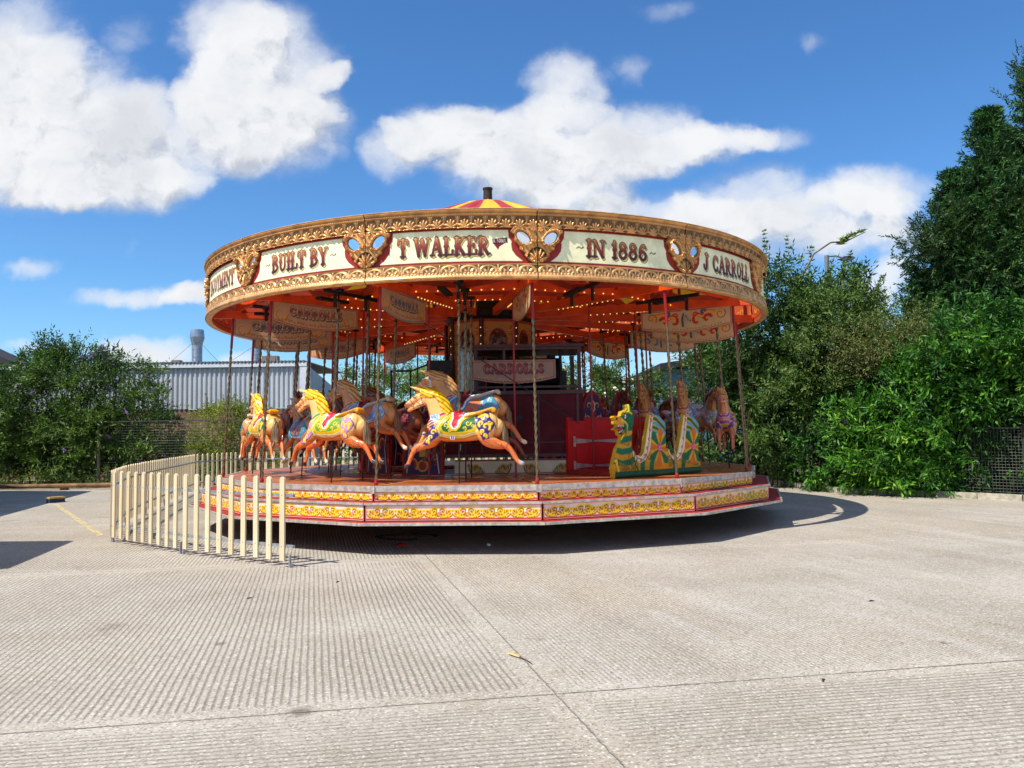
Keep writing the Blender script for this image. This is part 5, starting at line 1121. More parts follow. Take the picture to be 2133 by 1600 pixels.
# ------------------------------------------------------------------ picket fence
def wood_mat(name, c0, c1, rough=.7):
    m = bpy.data.materials.new(name); m.use_nodes = True; n = NT(m.node_tree); P = n.n('ShaderNodeTexCoord').outputs['Object']
    rnd = n.n('ShaderNodeObjectInfo').outputs['Random']
    Q = n.v('ADD', n.v('MULTIPLY', P, (38, 38, 2.4)), n.n('ShaderNodeCombineXYZ', ins={0: n.m('MULTIPLY', rnd, 60), 1: 0.0, 2: n.m('MULTIPLY', rnd, 40)}).outputs[0])
    g = n.noise(Q, 1.0, 5, .6); c = n.mix(n.ss(g, .3, .7), tuple(lin(c0)), tuple(lin(c1)))
    c = n.mix(n.m('MULTIPLY', rnd, .35), c, tuple(lin((196, 168, 122))))
    kn = n.ss(n.noise(P, 7, 2, .5), .72, .78, 0, .5); c = n.mix(kn, c, tuple(lin((140, 104, 66))))
    bp = n.n('ShaderNodeBump', ins={'Strength': .25, 'Distance': .004, 'Height': g})
    n.link(n.n('ShaderNodeBsdfPrincipled', ins={'Base Color': c, 'Roughness': rough, 'Normal': bp.outputs[0]}).outputs[0], n.n('ShaderNodeOutputMaterial').inputs[0]); return m
pick = wood_mat('pale new softwood', (208, 190, 152), (230, 214, 178)); galv = mat('galvanised steel', (160, 164, 168), .5, .45, noise=.3, nscale=14)
def picket_me(h, w=.098, t=.026):
    m = MB(); prof = [(-w/2, 0), (w/2, 0), (w/2, h-w*.5)]+[(w/2*math.cos(a_), h-w*.5+w/2*math.sin(a_)) for a_ in np.radians([20, 45, 70, 90, 110, 135, 160])]+[(-w/2, h-w*.5)]
    return m.prism(prof, -t/2, t/2).mesh('picket')
PICK = picket_me(1.16)
scr = MB(); [scr.lathe([(.006, 0), (.006, .003)], 8, c=(0, 0, 0)) for _ in (0,)]; SCR = scr.mesh('screw')
def fence_panel(p, q, n, label, z=.09, side=1, group='picket panels round the ride', detail=True, lean=0.):
    p, q = Vector((*p, 0)), Vector((*q, 0)); d = q-p; L = d.length; rz = math.atan2(d.y, d.x)
    t = thing('fence_panel', label, 'picket fence', p, rz, group)
    for i in range(n):
        x = (i+.5)*L/n; r_ = random.Random(i*7+n); o = mk('picket', PICK, pick, t, loc=(x, 0, z+r_.uniform(-.006, .006)), rot=(0, math.radians(lean+r_.uniform(-.4, .4)), 0))
        if detail:
            for zz in (.20, .90): mk('screw', SCR, dark, o, loc=(0, -.0125*side, zz), rot=(PI/2*side, 0, 0))
    for zz in (.29, .99):
        m = MB(); m.bar((-.06, .031*side, z+zz-.09), (L-.02, .031*side, z+zz-.09), .04, .04); m.ob('rail', galv, t)
    for x in (0.02, L-.06): m = MB(); m.box((x, .031*side, .09), (.022, .03, .18)); m.box((x, .031*side, .005), (.04, .04, .010)); m.ob('foot', galv, t)
A0, A1, A2 = (-3.10, 11.02), (-5.22, 12.48), (-7.10, 14.05)
fence_panel(A0, A1, 9, 'nearest picket fence panel, ending in front of the ride steps', side=-1)
fence_panel(A1, A2, 9, 'picket fence panel with close set pale slats, second from the free end', side=-1)
pts = [A2, (-8.05, 16.5), (-8.75, 18.9), (-9.35, 21.3), (-9.95, 23.9), (-10.55, 26.4), (-10.0, 28.9), (-7.5, 29.2), (-5.0, 29.3), (-2.5, 29.2), (0.0, 29.0)]
lb = ['picket fence panel turning away at the left hand bend', 'shaded picket fence panel just past the left bend', 'middle panel of the picket run going back on the left', 'picket panel going back toward the yellow green shrub', 'picket panel before the back corner beside the shrub',
      'picket panel at the back left corner behind the leftmost pole', 'back picket panel seen below the leftmost sunlit horse', 'back picket panel seen under the green clothed horse', 'back picket panel left of the centre shutters', 'back picket panel hidden by the centre truck']
for i in range(len(pts)-1): fence_panel(pts[i], pts[i+1], 9, lb[i], side=-1, detail=False)

# ------------------------------------------------------------------ small things on the ground
ylw = mat('yellow block paint', (196, 160, 88), .7, noise=.4); bld = mat('blue black paint', (40, 50, 70), .7, noise=.3)
t = thing('kerb_block', 'short yellow topped block lying on the yard by the shadow edge', 'block', (-13.15, 22.9, 0), 1.05)
m = MB(); m.box((0, 0, .14), (.46, .2, .05)); m.ob('yellow_top', ylw, t); m = MB(); m.prism([(-.23, 0), (.23, 0), (.21, .114), (-.21, .114)], -.09, .09); m.ob('block_body', bld, t)
t = thing('dry_leaf', 'dry straw coloured leaf with dark stalk on the concrete', 'leaf', (-.06, 6.66, 0), math.atan2(-.30, .17))
m = MB(); m.add([(-.02, 0, .010), (.05, .034, .018), (.13, .030, .012), (.19, 0, .008), (.12, -.022, .014), (.05, -.030, .012), (.07, 0, .024)], [(0, 1, 6), (1, 2, 6), (2, 3, 6), (3, 4, 6), (4, 5, 6), (5, 0, 6)]); m.ob('blade', mat('dry leaf', (196, 170, 120), .8, noise=.3), t)
m = MB(); m.tube([(.17, 0, .008), (.27, .008, .012), (.38, .0, .006)], [.005, .004, .003], 6); m.ob('stalk', mat('dark stalk', (70, 52, 40), .8), t)
tw = mat('dark twig', (44, 36, 30), .9)
for i, (x, y, r, lab) in enumerate([(-3.0, 9.0, .5, 'small dark twig on the ribbed slab left of centre'), (-2.2, 9.9, 1.2, 'tiny dark twig on the concrete near the fence end'), (3.7, 8.4, .2, 'small dark scrap on the smeared right hand slab'), (2.2, 5.8, 1., 'dark scrap just in front of the cross joint on the right')]):
    m = MB(); m.tube([(0, 0, .006), (.03, .01, .010), (.06, 0, .005)], [.006, .007, .003], 6); o = m.ob('twig', tw, None, loc=(x, y, 0), rot=(0, 0, r)); tag(o, lab, 'twig')
m = MB(); m.tube([(math.cos(a_)*(.5+.1*math.sin(3*a_))-1.9+.0, 14.0+.35*math.sin(a_), .02) for a_ in np.linspace(0, 5.2, 30)], .012, 6); tag(m.ob('cable', black), 'loose black cable lying in the shade under the steps', 'cable')
m = MB(); m.prism([(-.10, 0), (.11, 0), (.08, .02), (.02, .03), (-.06, .022)], -.05, .05); tag(m.ob('red_cloth', red, None, loc=(-1.85, 13.1, 0), rot=(0, 0, .6)), 'small crumpled red cloth in the shade under the ride', 'cloth')
m = MB(); m.box((0, 0, .02), (.05, .04, .04)); tag(m.ob('paper_scrap', mat('white paper', (230, 228, 222), .8), None, loc=(-.42, 12.9, 0), rot=(.2, .3, .5)), 'tiny white paper scrap in the shade below the front step', 'litter')
# timber rail on the verge edge
t = thing('timber_rail', 'long low rusty brown rail on short stubs along the verge', 'rail', (-20, 28.2, 0)); rust = mat('rusty brown timber', (132, 98, 66), .85, noise=.5, nscale=3)
m = MB(); m.tube([(-6, 0, .17), (3, .02, .16), (10.9, .3, .18)], .075, 10); m.ob('rail', rust, t)
for i, x in enumerate((-4, -1.2, 1.4, 4.0, 6.6, 9.2, 10.7)): m = MB(); m.box((x, .1+.02*x, .07), (.22, .2, .14)); m.ob('stub', rust, t)

# ------------------------------------------------------------------ buildings
def corr_mat(name, c, ax, per, depth=.02):
    m = bpy.data.materials.new(name); m.use_nodes = True; n = NT(m.node_tree); P = n.n('ShaderNodeTexCoord').outputs['Object']
    x = n.m('DIVIDE', n.v('DOT_PRODUCT', P, ax), per); w = n.ss(n.m('PINGPONG', x, .5), .12, .38)
    c_ = n.mix(n.ss(n.noise(P, .7, 4, .6), .3, .7, 0, .3), tuple(lin(c)), tuple(lin([k*.82 for k in c])))
    bp = n.n('ShaderNodeBump', ins={'Strength': 1.0, 'Distance': depth, 'Height': w})
    n.link(n.n('ShaderNodeBsdfPrincipled', ins={'Base Color': c_, 'Roughness': .45, 'Normal': bp.outputs[0]}).outputs[0], n.n('ShaderNodeOutputMaterial').inputs[0]); return m
brick = mat('brown brick', (132, 106, 84), .9, noise=.4, nscale=5, bump=.4, bscale=14)
wtrim = mat('white trim', (214, 218, 224), .5, noise=.1)
shed = thing('metal_shed', 'long low shed clad in pale blue grey corrugated sheet over brown brick', 'shed', (0, 0, 0))
cl = mat('cladding paint', (186, 190, 194), .5, noise=.08, nscale=.6); m = MB()
x = -26.0; V = []; k = 0
prof = []
while x < -9.62: prof += [(x, 36.0), (x+.075, 36.0), (x+.11, 35.94), (x+.185, 35.94)]; x += .22
prof += [(-9.6, 36.0)]
m.add([(a_, b_, z) for z in (3.08, 4.98) for a_, b_ in prof], [(i, i+1, i+1+len(prof), i+len(prof)) for i in range(len(prof)-1)]); m.ob('corrugated_wall', cl, shed)
m = MB(); m.box((-17.8, 36.4, 1.53), (16.6, .8, 3.06)); m.ob('brick_base', brick, shed)
m = MB(); m.box((-17.6, 35.9, 5.04), (16.9, .14, .16)); m.box((-9.4, 35.95, 4.05), (.45, .2, 2.0)); m.ob('fascia', wtrim, shed)
sidem = mat('shaded side cladding', (150, 156, 164), .5, noise=.12, nscale=.8)
m = MB(); m.prism([(36.06, 0), (46, 0), (46, 3.4), (41, 4.6), (36.06, 5.0)], 0, .1, 'x'); 
m = MB(); P_ = [(36.06, 0), (45, 0), (45, 3.6), (42, 4.4), (36.06, 4.95)]; m.add([(-9.24-.05*(y-36), y, z) for y, z in P_]+[(-9.5-.05*(y-36), y, z) for y, z in P_], [tuple(range(5)), tuple(range(5, 10))[::-1]]+[(i, (i+1) % 5, (i+1) % 5+5, i+5) for i in range(5)]); m.ob('side_wall', sidem, shed)
m = MB(); m.box((-9.16, 38.2, 3.7), (.12, .5, .4)); m.box((-9.14, 38.1, 3.3), (.1, .12, .5)); m.ob('wall_lamp', black, shed)
m = MB(); m.add([(-26, 35.85, 5.12), (-9.2, 35.85, 5.12), (-9.6, 45, 5.3), (-26, 45, 5.3), (-26, 35.85, 5.16), (-9.2, 35.85, 5.16), (-9.6, 45, 5.36), (-26, 45, 5.36)], [(0, 1, 2, 3), (4, 5, 6, 7), (0, 1, 5, 4), (1, 2, 6, 5), (2, 3, 7, 6), (3, 0, 4, 7)])
for i in range(100): xx = -25.9+i*.166; m.tube([(xx, 35.8, 5.19), (xx, 36.6, 5.20)], .05, 6)
m.ob('roof', mat('grey sheet roof', (120, 120, 122), .8, noise=.3), shed)
zinc = mat('ribbed zinc', (160, 172, 184), .35, .75, noise=.25, nscale=5)
def duct(x, y, z0, z1, r, label, flare=True):
    t = thing('flue', label, 'flue', (x, y, z0)); h = z1-z0; m = MB(); pr = []
    n_ = int((h-.85 if flare else h)/.07)
    for i in range(n_): pr += [(r, i*.07), (r*1.035, i*.07+.035)]
    m.lathe(pr, 24); m.ob('ribbed_pipe', zinc, t)
    if flare: b_ = n_*.07-.04; m = MB(); m.lathe([(r*1.0, b_), (r*1.42, b_+.38), (r*1.45, b_+.42), (r*1.25, b_+.80), (r*1.2, b_+.80), (r*1.0, b_+.4)], 28, caps=False); m.ob('flared_cowl', zinc, t)
    m = MB()
    for a_ in (.3, 2.6): m.tube([(r*math.cos(a_), -r*.5, h*.6), (math.cos(a_)*1.6, -.6, .02)], .008, 5)
    m.ob('guy_wires', dark, t)
duct(-15.95, 40, 5.3, 7.36, .25, 'tall ribbed metal flue with flared top on the shed roof')
duct(-12.45, 38.5, 5.2, 6.75, .20, 'plain grey duct on the shed roof behind the left signs', False)
m = MB(); m.box((0, 0, .18), (.42, .35, .36)); m.box((0, -.18, .2), (.3, .02, .24)); tag(m.ob('roof_vent', mat('tan vent', (130, 116, 104), .8), None, loc=(-16.75, 39.5, 5.3)), 'small brown vent box beside the flared flue', 'vent')
m = MB(); m.box((0, 0, .2), (.75, .4, .4)); m.box((0, -.21, .22), (.55, .02, .26)); tag(m.ob('roof_vent', MATS['tan vent'], None, loc=(-11.6, 38.0, 5.25)), 'brown vent box near the right end of the shed roof', 'vent')
t = thing('pale_building', 'pale building just out of frame at the left, shading the far yard', 'building', (0, 0, 0)); wht = mat('pale render', (196, 200, 202), .8, noise=.2)
m = MB(); P_ = [(-15.0, 16.9), (-17.35, 25.2), (-32, 25.2), (-32, 16.9)]; m.prism(P_, 0, 4.75, 'z'); m.ob('wall', wht, t)
m = MB(); m.add([(-14.8, 16.6, 4.85), (-17.3, 25.5, 4.9), (-26, 25.5, 8.2), (-26, 16.6, 8.2), (-14.8, 16.6, 5.05), (-17.3, 25.5, 5.12), (-26, 25.5, 8.45), (-26, 16.6, 8.45)], [(0, 1, 2, 3), (4, 5, 6, 7), (0, 1, 5, 4), (1, 2, 6, 5), (2, 3, 7, 6), (3, 0, 4, 7)]); m.ob('roof', mat('dark roof', (44, 44, 50), .8), t)
t = thing('gable_building', 'pale gable with dark sloping verge at the left edge above the bush', 'building', (0, 0, 0)); m = MB(); m.prism([(-24.9, 0), (-24.9, 5.6), (-32, 9.0), (-40, 5.6), (-40, 0)], 38, 39.4); m.ob('wall', wht, t)
m = MB(); m.bar((-24.0, 38.6, 5.45), (-32, 38.6, 9.3), 1.8, .26, (0, 0, 1)); m.bar((-32, 38.6, 9.3), (-40.6, 38.6, 5.45), 1.8, .26, (0, 0, 1)); m.ob('roof', mat('dark roof'), t)
t = thing('box_blocker', 'box trailer added out of frame on the left to cast a pointed shadow', 'blocker', (0, 0, 0))  # unseen box, added and shaped to throw the pointed shadow on the yard
m = MB(); m.prism([(-9.45, 13.05), (-13.6, 13.2), (-13.6, 9.4), (-8.75, 10.1)], .5, 3.0, 'z'); m.ob('box_body', wht, t)
for x, y in ((-10, 12.6), (-12.8, 12.8), (-12.8, 10.2), (-9.6, 10.6)): m = MB(); m.lathe([(.28, -.1), (.34, -.08), (.34, .08), (.28, .1)], 20); m.ob('wheel', black, t, loc=(x, y, .34), rot=(PI/2, 0, 0))
t = thing('teal_building', 'low teal clad building with black roof edge behind the right hedge gap', 'building', (0, 0, 0))
m = MB(); m.prism([(8.6, 44), (22, 44), (22, 56), (8.6, 56)], 0, 5.2, 'z'); m.ob('wall', mat('teal cladding', (74, 112, 120), .6, noise=.15), t)
m = MB(); m.add([(8.2, 43.6, 5.15), (22, 43.6, 7.0), (22, 57, 7.0), (8.2, 57, 5.15), (8.2, 43.6, 5.5), (22, 43.6, 7.4), (22, 57, 7.4), (8.2, 57, 5.5)], [(0, 1, 2, 3), (4, 5, 6, 7), (0, 1, 5, 4), (1, 2, 6, 5), (2, 3, 7, 6), (3, 0, 4, 7)]); m.ob('roof', mat('black roof edge', (30, 32, 36), .7), t)
# street lamp
t = thing('street_lamp', 'grey street lamp with one arm rising above the hedge', 'street lamp', (12.12, 30, 0))
m = MB(); m.tube([(0, 0, 0), (0, 0, 4), (0, 0, 8.4)], [.13, .11, .085], 12); m.ob('post', mat('lamp post grey', (122, 132, 134), .5, .3), t)
m = MB(); m.tube([(0, 0, 8.36), (.35, 0, 8.38), (.62, 0, 8.30)], .03, 8); m.tube([(0, 0, 8.1), (.3, 0, 8.32)], .012, 6); m.ob('arm', mat('lamp post grey'), t)
m = MB(); P_ = [(.50, 8.25), (.58, 8.33), (.80, 8.37), (1.0, 8.33), (1.06, 8.26), (.95, 8.21), (.6, 8.20)]; m.prism(P_, -.11, .11); m.ob('lamp_head', mat('lamp head', (92, 98, 102), .5), t)

# ------------------------------------------------------------------ mesh fences
wire = mat('dark wire', (82, 84, 78), .6, .4); wpost = mat('weathered post', (150, 142, 124), .85, noise=.4)
def mesh_fence(pts, h, lab, step=.075, r=.0035, posts=True, postm=None):
    t = thing('mesh_fence', lab, 'wire fence', (pts[0][0], pts[0][1], 0)); o = Vector((pts[0][0], pts[0][1], 0))
    for (a_, b_) in zip(pts[:-1], pts[1:]):
        a_, b_ = Vector((*a_, 0))-o, Vector((*b_, 0))-o; d = b_-a_; L = d.length; n_ = int(L/step); m = MB()
        for i in range(n_+1): p_ = a_+d*i/n_; m.tube([p_+Vector((0, 0, .08)), p_+Vector((0, 0, h))], r, 3, caps=False)
        for i in range(int(h/step)): z = .1+i*step; m.tube([a_+Vector((0, 0, z)), b_+Vector((0, 0, z))], r*(1 if i % 8 else 1.8), 3, caps=False)
        m.ob('wire_panel', wire, t)
        m = MB(); m.bar(a_+Vector((0, 0, h)), b_+Vector((0, 0, h)), .04, .04); m.ob('top_rail', wire, t)
        m = MB(); m.box(a_+Vector((0, 0, h/2+.03)), (.09, .09, h+.06)); m.ob('post', postm or wire, t)
mesh_fence([(-24, 30.3), (-15.75, 30.2), (-9.2, 30.6)], 2.45, 'wire mesh fence on pale posts before the big purple flowered bush', .10, .003, postm=wpost)
mesh_fence([(8.75, 30), (8.85, 26.0), (9.4, 22.35), (11.15, 20.85)], 2.3, 'rusty wire mesh fence half buried in the right hand hedge', .075)
mesh_fence([(11.3, 20.75), (12.42, 19.25), (15.0, 16.75)], 1.75, 'black framed mesh gate at the right edge below the elder', .075, .005)

# ------------------------------------------------------------------ plants
def leaf_mat(name, trans=.18, rough=.5):
    m = bpy.data.materials.new(name); m.use_nodes = True; n = NT(m.node_tree)
    c = n.n('ShaderNodeAttribute', attribute_name='Col').outputs['Color']
    b = n.n('ShaderNodeBsdfPrincipled', ins={'Base Color': c, 'Roughness': rough, 'Specular IOR Level': .35})
    t_ = n.n('ShaderNodeBsdfTranslucent', ins={'Color': n.mix(1.0, c, (1.3, 1.5, .6), 'MULTIPLY')})
    mx = n.n('ShaderNodeMixShader', ins={0: trans}); n.link(b.outputs[0], mx.inputs[1]); n.link(t_.outputs[0], mx.inputs[2])
    n.link(mx.outputs[0], n.n('ShaderNodeOutputMaterial').inputs[0]); return m
LEAF = leaf_mat('leaves'); NEEDLE = leaf_mat('needles', .10, .6); BARK = mat('bark', (84, 68, 52), .9, noise=.5, nscale=5, bump=.6, bscale=20); TWIG = mat('dry twigs', (132, 112, 86), .9, noise=.4, nscale=3)
def unit(v): return v/np.maximum(np.linalg.norm(v, axis=-1, keepdims=True), 1e-6)
def leaves(P, D, L, Wd, C, rs, cup=.25, flat=.85):
    """rhombic leaves: base P, direction D, length L, width Wd, colour C"""
    n = len(P); R_ = unit(rs.randn(n, 3)*.75+np.array([0, 0, flat])); S_ = unit(np.cross(D, R_)); Nn = np.cross(S_, D); L = L[:, None]; Wd = Wd[:, None]
    V = np.stack([P, P+D*L*.45+S_*Wd*.5+Nn*Wd*cup, P+D*L, P+D*L*.45-S_*Wd*.5+Nn*Wd*cup], 1).reshape(-1, 3)
    F = np.arange(4*n).reshape(n, 4); return V, F, np.repeat(C, 4, 0)
def bush_leaves(blobs, n_sprig, per, ll, lw, pal, seed, ang=(.55, .8), spr=.30, lump=.22, up=.30, back=.35, inner=.3, clump=22, csz=.9, flat=.85):
    rs = np.random.RandomState(seed); B = np.array(blobs, float); w = B[:, 3]*B[:, 5]; w /= w.sum()
    bi = rs.choice(len(B), n_sprig, p=w); d = unit(rs.randn(n_sprig, 3)); fl = (d[:, 1] > .2) & (rs.rand(n_sprig) > back); d[fl, 1] *= -1
    c = B[bi, :3]; r = B[bi, 3:6]; rad = np.where(rs.rand(n_sprig) < inner, rs.uniform(.45, .85, n_sprig), rs.uniform(.85, 1.03, n_sprig))
    q = c+d*r; rad = rad*(1+lump*vnoise(q, 2.6, seed)+lump*.6*vnoise(q, 6.5, seed+1)); P = c+d*r*rad[:, None]
    ncl = max(8, n_sprig//clump); ci = rs.randint(ncl, size=n_sprig); scat = rs.rand(n_sprig) < .22
    P = np.where(scat[:, None], P, P[ci]+rs.randn(n_sprig, 3)*np.array([.26, .22, .13])*csz); d = np.where(scat[:, None], d, d[ci])
    P[:, 2] = np.maximum(P[:, 2], rs.uniform(.03, .25, n_sprig))
    ax = unit(d*.9+rs.randn(n_sprig, 3)*.55+np.array([0, -.15, up]))
    hue = rs.rand(n_sprig)*.35+.30*rs.rand(ncl)[ci]+.35*(.5+.5*vnoise(P, 1.1, seed+5)); pal = np.array(pal, float)
    t = np.tile(np.arange(per)/per, n_sprig); ii = np.repeat(np.arange(n_sprig), per)
    side = unit(np.cross(ax[ii], unit(rs.randn(n_sprig, 3))[ii])); sg_ = np.where(np.arange(len(ii)) % 2, 1, -1)[:, None]
    s_l = (spr*rs.uniform(.6, 1.3, n_sprig))[ii]
    base = P[ii]+ax[ii]*(t*s_l)[:, None]; D = unit(ax[ii]*ang[0]+side*sg_*ang[1]+rs.randn(len(ii), 3)*.28+np.array([0, 0, -.12]))
    last = (np.arange(len(ii)) % per) == per-1; D[last] = unit(ax[ii][last]+rs.randn(last.sum(), 3)*.15)
    L = ll*rs.uniform(.65, 1.25, len(ii)); W_ = lw*rs.uniform(.7, 1.2, len(ii))
    h = np.clip(hue[ii]+rs.randn(len(ii))*.12, 0, .999)*(len(pal)-1); k = h.astype(int); f = (h-k)[:, None]; C = pal[k]*(1-f)+pal[np.minimum(k+1, len(pal)-1)]*f
    return leaves(base, D, L, W_, C, rs, flat=flat)
def stems(blobs, seed, n, r0=.03):
    r = random.Random(seed); m = MB()
    for i in range(n):
        b = blobs[r.randrange(len(blobs))]; x0, y0 = b[0]+r.uniform(-.3, .3)*b[3], b[1]+r.uniform(-.1, .3)*b[4]; P = [(x0, y0, 0)]
        tx, ty, tz = b[0]+r.uniform(-.8, .8)*b[3], b[1]+r.uniform(-.7, .7)*b[4], b[2]+r.uniform(.0, .85)*b[5]
        for t in (.35, .7, 1): P.append((x0+(tx-x0)*t*t+r.uniform(-.1, .1), y0+(ty-y0)*t*t, tz*t))
        m.tube(P, [r0, r0*.8, r0*.5, r0*.2], 5)
    return m
def bush(name, label, cat, blobs, n, per, ll, lw, pal, seed, nst=20, group=None, stemm=None, extra=None, **k):
    t = thing(name, label, cat, (blobs[0][0], blobs[0][1], 0), 0, group); o = np.array([blobs[0][0], blobs[0][1], 0])
    V, F, C = bush_leaves(blobs, n, per, ll, lw, pal, seed, **k)
    if extra is not None: V2, F2, C2 = extra; F = np.concatenate([F, F2+len(V)]); V = np.concatenate([V, V2]); C = np.concatenate([C, C2])
    mk('foliage', qmesh('foliage', V-o, F, C), LEAF, t)
    m = stems(blobs, seed, nst); me = m.mesh('stems'); me.transform(Matrix.Translation(-Vector(o))); mk('stems', me, stemm or BARK, t); return t, o
def sprays(tips, seed, pal, ll=.16, lw=.05, n=16):
    """upright leafy shoots: tips = (x, y, z0, z1, lean)"""
    rs = np.random.RandomState(seed); Vs = []; Fs = []; Cs = []; k = 0; pal = np.array(pal, float)
    for (x, y, z0, z1, lean) in tips:
        t = np.linspace(0, 1, n); base = np.stack([x+lean*t**1.5, y+0*t, z0+(z1-z0)*t], 1); base = np.repeat(base, 8, 0); m_ = len(base)
        D = unit(np.concatenate([rs.randn(m_, 2), rs.uniform(.1, .9, (m_, 1))], 1)); V, F, C = leaves(base, D, ll*rs.uniform(.5, 1.2, m_)*np.repeat(1.35-.75*t, 8), lw*rs.uniform(.7, 1.2, m_), pal[rs.randint(len(pal), size=m_)], rs)
        Vs.append(V); Fs.append(F+k); Cs.append(C); k += len(V)
    return np.concatenate(Vs), np.concatenate(Fs), np.concatenate(Cs)
G_BUD = [(36, 56, 26), (64, 92, 38), (98, 126, 52), (134, 156, 76)]
G_YEL = [(70, 92, 30), (112, 128, 40), (150, 156, 56), (128, 116, 60)]
G_ELD = [(28, 46, 20), (48, 76, 28), (84, 114, 42), (134, 154, 70)]
G_LIME = [(20, 44, 16), (40, 84, 26), (80, 134, 36), (136, 176, 56)]
G_DRK = [(24, 40, 20), (34, 56, 26), (50, 78, 34), (74, 104, 46)]
G_OLV = [(46, 68, 30), (70, 96, 40), (100, 122, 54), (132, 138, 74)]
G_BRM = [(70, 84, 40), (118, 106, 66), (92, 112, 50), (146, 128, 90)]
bb = [(-17.6, 32.0, 3.0, 2.5, 2.1, 2.45), (-20.0, 32.0, 2.5, 2.2, 2.0, 2.0), (-15.6, 32.0, 2.5, 1.7, 1.8, 2.1), (-17.4, 31.6, 1.3, 3.0, 1.9, 1.3), (-14.4, 31.9, 1.2, 1.5, 1.3, 1.2), (-22.5, 32.0, 2.3, 2.2, 1.9, 2.3), (-18.6, 32, 4.6, 1.0, 1.0, .8), (-16.4, 32, 4.7, .8, 1, .7)]
ex = sprays([(-20.8, 31.6, 4.2, 5.0, -.15), (-19.6, 31.4, 4.5, 5.3, .1), (-18.3, 31.6, 5.0, 5.9, .1), (-17.4, 31.5, 5.1, 5.95, -.2), (-16.7, 31.6, 4.9, 5.5, .3), (-15.8, 31.5, 4.4, 5.3, .2), (-14.6, 31.6, 4.0, 4.7, .1), (-22.0, 31.6, 3.6, 4.5, 0), (-18.0, 31.5, 5, 5.6, -.5), (-14.2, 31.4, 3.2, 3.9, .3)], 5, G_BUD, .22, .05)
t, o = bush('purple_flowered_bush', 'huge dark green bush with purple flower spikes behind the wire fence on the left', 'bush', bb, 9000, 9, .20, .055, G_BUD, 11, 34, extra=ex, spr=.5, lump=.34)
def flowers(pts, seed, o, L=.28, r=.05):
    rs = random.Random(seed); m = MB()
    for (x, y, z) in pts:
        d = Vector((rs.uniform(-.6, .6), rs.uniform(-.5, .1), rs.uniform(.1, .9))).normalized(); p = Vector((x, y, z))-Vector(o); m.tube([p, p+d*L*.3, p+d*L*.7, p+d*L], [r*.6, r, r*.7, r*.15], 6)
    return m
def PURF(fp, sd, o, t):
    for i, q in enumerate(fp): flowers([q], sd*100+i, o).ob('flower_spike', PUR, t)
PUR = mat('purple blossom', (120, 82, 150), .8, noise=.4, nscale=20)
rs = np.random.RandomState(3); fp = []
for i in range(90):
    b = bb[rs.randint(len(bb))]; d = rs.randn(3); d[1] = -abs(d[1]); d /= np.linalg.norm(d); fp.append((b[0]+d[0]*b[3]*1.06, b[1]+d[1]*b[4]*1.06, max(.6, b[2]+d[2]*b[5]*1.06)))
PUR = mat('purple blossom', (120, 82, 150), .8, noise=.4, nscale=20); PURF(fp, 2, o, t)
bush('yellow_green_shrub', 'yellow green shrub behind the picket fence right of the big bush', 'bush', [(-11.4, 31.4, 1.7, 1.1, .9, 1.5), (-10.5, 31.4, 1.4, .9, .8, 1.3), (-12.3, 31.4, 1.0, .7, .7, .9)], 1900, 8, .12, .045, G_YEL, 21, 14, extra=sprays([(-11.9, 31, 2.6, 3.5, -.1), (-11.2, 31, 2.8, 3.4, .1), (-10.4, 31, 2.4, 3.1, .2)], 6, G_YEL, .12, .03), spr=.3)
bush('low_weeds', 'dusty low weeds at the foot of the big left bush', 'weeds', [(-15.2, 29.6, .3, 1.6, .4, .35), (-20, 29.8, .35, 2.0, .4, .4), (-12.5, 30.0, .35, 1.3, .4, .4)], 700, 7, .10, .03, G_OLV, 23, 6, spr=.2)
# hedge behind the ride
hb = [(-6.4, 34, 2.6, 1.4, 1.3, 2.0), (-4.9, 34, 2.9, 1.5, 1.4, 2.1), (-3.0, 34, 2.8, 1.7, 1.4, 2.2), (-5.4, 33.6, 1.2, 2.2, 1.2, 1.2)]
t, o = bush('lilac_flowered_hedge', 'leafy hedge with mauve flower spikes seen under the ride left of the drum', 'hedge', hb, 3000, 8, .17, .05, G_BUD[1:]+[(126, 150, 86)], 31, 22, spr=.36, extra=sprays([(-6.9, 33.4, 4, 5.0, -.1), (-6.0, 33.4, 4.4, 5.2, .1), (-7.3, 33.5, 3.4, 4.3, -.2)], 7, G_BUD, .18, .04))
rs = np.random.RandomState(4); fp = [(b[0]+d[0]*b[3]*1.05, b[1]-abs(d[1])*b[4]*1.05, b[2]+d[2]*b[5]) for b in hb[:3] for d in unit(rs.randn(16, 3))]; PURF(fp, 5, o, t)
bl_ = [(-.6, 35, 2.5, 1.8, 1.4, 2.2), (1.6, 35, 2.6, 1.8, 1.4, 2.3), (3.5, 35, 2.9, 1.7, 1.5, 2.2), (5.3, 35, 2.4, 1.5, 1.4, 1.9), (6.8, 35, 1.9, 1.4, 1.4, 1.6), (3.5, 34.6, 1.2, 4.4, 1.3, 1.3)]
t, o = bush('white_blossom_hedge', 'rambling hedge dotted with cream blossom behind the ride right of the truck', 'hedge', bl_, 6000, 8, .15, .06, G_OLV, 33, 24, spr=.32)
m = MB(); rs = np.random.RandomState(8)
for b in bl_[:5]:
    for d in unit(rs.randn(26, 3)):
        p = Vector((b[0]+d[0]*b[3]*1.02-o[0], b[1]-abs(d[1])*b[4]*1.05-o[1], max(.6, b[2]+d[2]*b[5]))); m.tube([p, p+Vector((0, -.04, .05)), p+Vector((0, -.05, .09))], [.05, .09, .02], 6)
m.ob('blossom', mat('cream blossom', (206, 200, 176), .9, noise=.2), t, kind='stuff')
